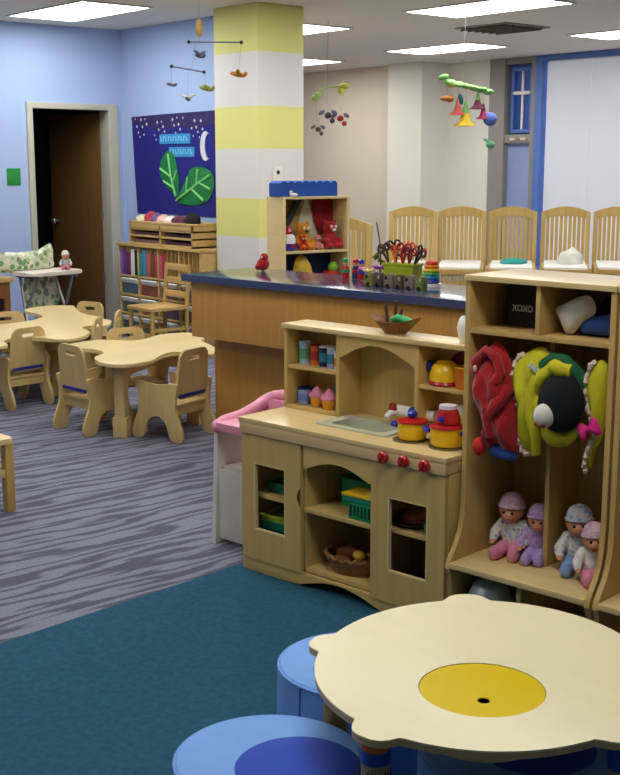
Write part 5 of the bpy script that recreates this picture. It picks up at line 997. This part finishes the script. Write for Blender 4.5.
cb = crib_proto(); first = True; CRIBS = []
for x, y, rz, lab in [(-8.55, 8.57, 40, 'leftmost of five wooden cribs in a row'), (-8.24, 8.95, 41, 'second wooden crib from left in the row of five'), (-7.90, 9.32, 40, 'middle wooden crib of five, holding teal blanket'), (-7.55, 9.71, 39, 'fourth wooden crib from left, holding white bundle'), (-7.20, 10.09, 38, 'rightmost of five wooden cribs, cut by photo edge'), (-7.20, 6.43, 32, 'wooden crib standing apart right behind the toy shelf')]:
    if first: cb.location = (x, y, 0); cb.rotation_euler.z = math.radians(rz); cb['label'] = lab; first = False
    else: dup(cb, lab, (x, y, 0), math.radians(rz))
def incrib(x, y, rz, lx, ly, z): a = math.radians(rz); return (x + math.cos(a) * lx - math.sin(a) * ly, y + math.sin(a) * lx + math.cos(a) * ly, z)
def lump(n, lab, cat, p, r, m, sd):
    o = B().ell((0, 0, 0), r, u=24, v=16)
    for v_ in o.bm.verts: v_.co *= 1 + 0.25 * noise.noise(v_.co * 18 + Vector((sd, 0, 0))); v_.co.z = max(v_.co.z, 0)
    tag(o.build(n, m, None, p), lab, cat)
lump('white_bundle', 'crumpled white blanket on mattress of the fourth crib', 'blanket', incrib(-7.55, 9.71, 39, 0.05, -0.38, 0.587), (0.11, 0.14, 0.13), WHCL, 2)
lump('teal_blanket', 'teal folded blanket on mattress of the middle crib', 'blanket', incrib(-7.90, 9.32, 40, 0.02, -0.40, 0.587), (0.12, 0.14, 0.05), mat('teal_cloth', '#2A8E86', 0.9), 7)

# ------------------------------------------------------------------ hanging mobiles
STR = mat('mobile_string', '#8E8E8A', 0.7); ROD = mat('mobile_rod', '#6E7280', 0.5)
mb = thing('bird_mobile', 'hanging mobile of small birds on rods before the pillar', 'mobile', (-5.12, 3.60, CZ))
o0 = Vector((-5.12, 3.60, CZ)); rel = lambda x, y, z: tuple(Vector((x, y, z)) - o0)
b = B(); b.tube([(0, 0, 0), rel(-5.12, 3.60, 2.14)], 0.0008, 5); b.tube([rel(-5.12, 3.58, 2.14), rel(-5.12, 3.55, 2.005)], 0.0008, 5); b.tube([rel(-4.97, 3.75, 2.14), rel(-4.97, 3.73, 1.99)], 0.0008, 5); b.tube([rel(-5.18, 3.47, 2.02), rel(-5.17, 3.46, 1.94)], 0.0008, 5); b.tube([rel(-5.07, 3.59, 1.99), rel(-5.05, 3.59, 1.92)], 0.0008, 5); b.tube([rel(-5.12, 3.53, 2.005), rel(-5.10, 3.51, 1.87)], 0.0008, 5); b.build('string', STR, mb)
for p, q in (((-5.14, 3.55, 2.14), (-4.97, 3.75, 2.138)), ((-5.18, 3.47, 2.02), (-5.07, 3.59, 1.992))):
    b = B(); b.tube([rel(*p), rel(*q)], 0.004, 6); b.build('rod', ROD, mb)
    for e in (p, q): B().ell(rel(*e), (0.009, 0.009, 0.009), u=10, v=8).build('bead', BLACK, mb)
def bird(p, c, s, a, flap=0.5, wing=None):
    b = B(); u = Vector((math.cos(a), math.sin(a), 0)); wv = Vector((-math.sin(a), math.cos(a), 0)); P_ = Vector(rel(*p))
    b.ell(P_, (0.04 * s, 0.013 * s, 0.012 * s), (0, 0.2, a)); b.ell(P_ + u * 0.036 * s + Vector((0, 0, 0.004 * s)), (0.010 * s,) * 3)
    bd = b.build('bird', c, mb); b = B()
    for s_ in (-1, 1): 
        t_ = P_ + wv * s_ * 0.06 * s + Vector((0, 0, flap * 0.05 * s)); b.tube([P_, (P_ + t_) / 2 + Vector((0, 0, 0.008 * s)), t_], 0.014 * s, 6, r2=0.004 * s)
    b.build('wing', wing or c, bd)
BIRDO = mat('bird_orange', '#C98A2E', 0.6); BIRDG = mat('bird_grey_blue', '#5A6484', 0.6); BIRDY = mat('bird_olive', '#8E962E', 0.6)
B().ell(rel(-5.12, 3.60, 2.21), (0.018, 0.018, 0.045), u=14, v=10).build('ornament', mat('ornament_gold', '#C9A25A', 0.6), mb)
bird((-5.09, 3.58, 2.07), BIRDG, 0.8, 0.3, 0.6); bird((-5.17, 3.46, 1.93), BIRDG, 0.65, 1.2, 0.2, mat('wing_pale', '#AEB8CC', 0.6)); bird((-5.05, 3.59, 1.91), BIRDY, 0.95, 0.7, 0.25, mat('wing_lime', '#C4CC6A', 0.6)); bird((-5.10, 3.51, 1.86), mat('bird_green', '#6E8E7A', 0.6), 0.8, 2.2, 0.5, mat('wing_white', '#DDE4DC', 0.6)); bird((-4.96, 3.72, 1.98), BIRDO, 1.05, 0.9, 0.35)
# leaf and insect mobile
m2 = thing('insect_mobile', 'green mobile with dark dangling insects near beige wall', 'mobile', (-8.10, 7.05, CZ)); o0 = Vector((-8.10, 7.05, CZ))
L2, R2, T2_ = (-8.19, 6.98, 2.10), (-8.02, 7.17, 2.20), (-8.12, 7.06, 2.19)
b = B(); b.tube([(0, 0, 0), rel(*T2_)], 0.0016, 5); b.tube([rel(*L2), rel(-8.15, 6.98, 1.84)], 0.0014, 5); b.tube([rel(*T2_), rel(-8.11, 7.06, 1.95)], 0.0014, 5); b.tube([rel(*R2), rel(-8.05, 7.15, 1.93)], 0.0014, 5); b.build('string', STR, m2)
LG = mat('mobile_green', '#8EAE5E', 0.7); LY_ = mat('mobile_yellow_green', '#B9B84A', 0.7)
B().tube([rel(*L2), rel(-8.15, 7.02, 2.165), rel(*T2_), rel(*R2)], 0.008, 8).build('arm', LG, m2)
b = B(); b.ell(rel(*L2), (0.04, 0.03, 0.028)); b.ell(rel(-8.17, 6.99, 2.12), (0.03, 0.03, 0.03)); b.build('leaf_cluster', LG, m2); b = B(); b.ell(rel(*R2), (0.05, 0.05, 0.026)); b.ell(rel(-8.04, 7.15, 2.17), (0.03, 0.03, 0.045)); b.build('leaf_cluster', LY_, m2)
def insect(p, c, s):
    b = B(); P_ = Vector(rel(*p)); b.ell(P_, (0.03 * s, 0.02 * s, 0.022 * s)); b.ell(P_ + Vector((0.02 * s, 0.02 * s, -0.035 * s)), (0.018 * s,) * 3); i_ = b.build('insect', c, m2); b = B()
    for q in (-1, 1): b.ell(P_ + Vector((q * 0.03 * s, q * 0.03 * s, 0.02 * s)), (0.024 * s, 0.01 * s, 0.014 * s), (0, q * 0.6, 0.8))
    b.build('wing', mat('insect_wing', '#6A6478', 0.6), i_)
insect((-8.15, 6.98, 1.83), mat('insect_brown', '#4E3A34', 0.6), 1.0); insect((-8.11, 7.06, 1.95), mat('insect_plum', '#3E3048', 0.6), 1.3); insect((-8.05, 7.15, 1.925), mat('insect_red', '#9E1E34', 0.6), 1.25)
# flower mobile
m3 = thing('flower_mobile', 'colourful flower mobile hanging before window post on right', 'mobile', (-6.68, 7.25, CZ)); o0 = Vector((-6.68, 7.25, CZ))
G3 = mat('mobile_leaf_green', '#7DB562', 0.7, 0.25, (25, 25, 25))
def P3(px, z): return Vector(rel(-6.69 + 0.0051 * (px - 462), 7.23 + 0.006 * (px - 462), z))
b = B(); b.tube([(0, 0, 0), P3(462, 2.16)], 0.0016, 5)
for px, z0, z1 in ((458, 2.13, 1.95), (466, 2.12, 1.88), (480, 2.10, 1.96), (484, 2.09, 1.9), (491, 2.08, 1.88), (492, 2.08, 1.69), (447, 2.17, 2.04)): b.tube([P3(px, z0), P3(px, z1)], 0.0014, 5)
b.build('string', STR, m3)
b = B()
for px, z, r in ((443, 2.21, 0.045), (450, 2.17, 0.05), (458, 2.155, 0.055), (466, 2.14, 0.05), (474, 2.125, 0.055), (482, 2.11, 0.05), (489, 2.095, 0.04)): q = P3(px, z); b.ell(q, (r, r, 0.022), (0.2 * math.sin(px), 0.3 * math.cos(px), px * 0.3))
b.build('leaf_bar', G3, m3); B().ell(P3(452, 2.15), (0.045, 0.045, 0.02)).build('yellow_leaf', LY_, m3)
def bell(px, z, c, s, cap=G3):
    s *= 1.12
    q = P3(px, z); f_ = B(); n = 30; prof = [(0.008, 0.05), (0.02, 0.04), (0.032, 0.0), (0.055, -0.025), (0.045, -0.022), (0.02, 0.0)]; rr = []
    for r, zz in prof: rr.append([f_.bm.verts.new(q + Vector((s * r * (1 + (0.22 * math.cos(5 * 2 * PI * k / n) if zz < 0 else 0)) * math.cos(2 * PI * k / n), s * r * (1 + (0.22 * math.cos(5 * 2 * PI * k / n) if zz < 0 else 0)) * math.sin(2 * PI * k / n), s * zz))) for k in range(n)])
    for A_, C_ in zip(rr, rr[1:]):
        for k in range(n): f_.bm.faces.new((A_[k], A_[(k + 1) % n], C_[(k + 1) % n], C_[k]))
    f_.bm.faces.new(rr[0]); f_.bm.faces.new(rr[-1]); fl = f_.build('flower', c, m3); B().cyl(q + Vector((0, 0, s * 0.07)), s * 0.022, s * 0.06, s * 0.006, 12).build('calyx', cap, fl)
bell(458, 1.945, mat('flower_coral', '#C8504A', 0.7), 0.95, mat('calyx_pink', '#C87A6A', 0.7)); bell(466, 1.87, mat('flower_yellow', '#D9B72A', 0.7), 1.35); bell(478, 1.99, mat('flower_maroon', '#5E1A34', 0.7), 0.95); bell(484, 1.91, mat('flower_magenta', '#A01E5A', 0.7), 0.85, mat('calyx_maroon', '#6E2A3E', 0.7))
b = B(); b.ell(P3(447, 2.045), (0.065, 0.05, 0.022)); b.ell(P3(450, 2.045), (0.03, 0.04, 0.03)); b.build('butterfly', mat('butterfly_orange', '#BE7A3A', 0.7, 0.2), m3)
B().ell(P3(461, 2.04), (0.02, 0.02, 0.045), (0.4, 0, 0)).build('small_leaf', mat('leaf_teal', '#3E7E7A', 0.7), m3)
b = B(); b.ell(P3(491, 1.885), (0.055, 0.055, 0.055)); b.build('blue_ball', mat('ball_blue', '#5A6EC0', 0.6), m3)
b = B(); b.ell(P3(492, 1.685), (0.036, 0.036, 0.032)); b.ell(P3(490, 1.71), (0.05, 0.02, 0.012), (0, 0.5, 0.5)); b.build('green_bird', mat('mobile_bird_green', '#5AA878', 0.6), m3)

# ------------------------------------------------------------------ world and view
wd = bpy.data.worlds.new('world'); SC.world = wd; wd.use_nodes = True
wd.node_tree.nodes['Background'].inputs[0].default_value = (0.75, 0.85, 1.0, 1); wd.node_tree.nodes['Background'].inputs[1].default_value = 0.6
vs = SC.view_settings; vs.view_transform = 'Standard'; vs.look = 'None'; vs.gamma = 1.0; vs.use_curve_mapping = False; vs.exposure = 0.22
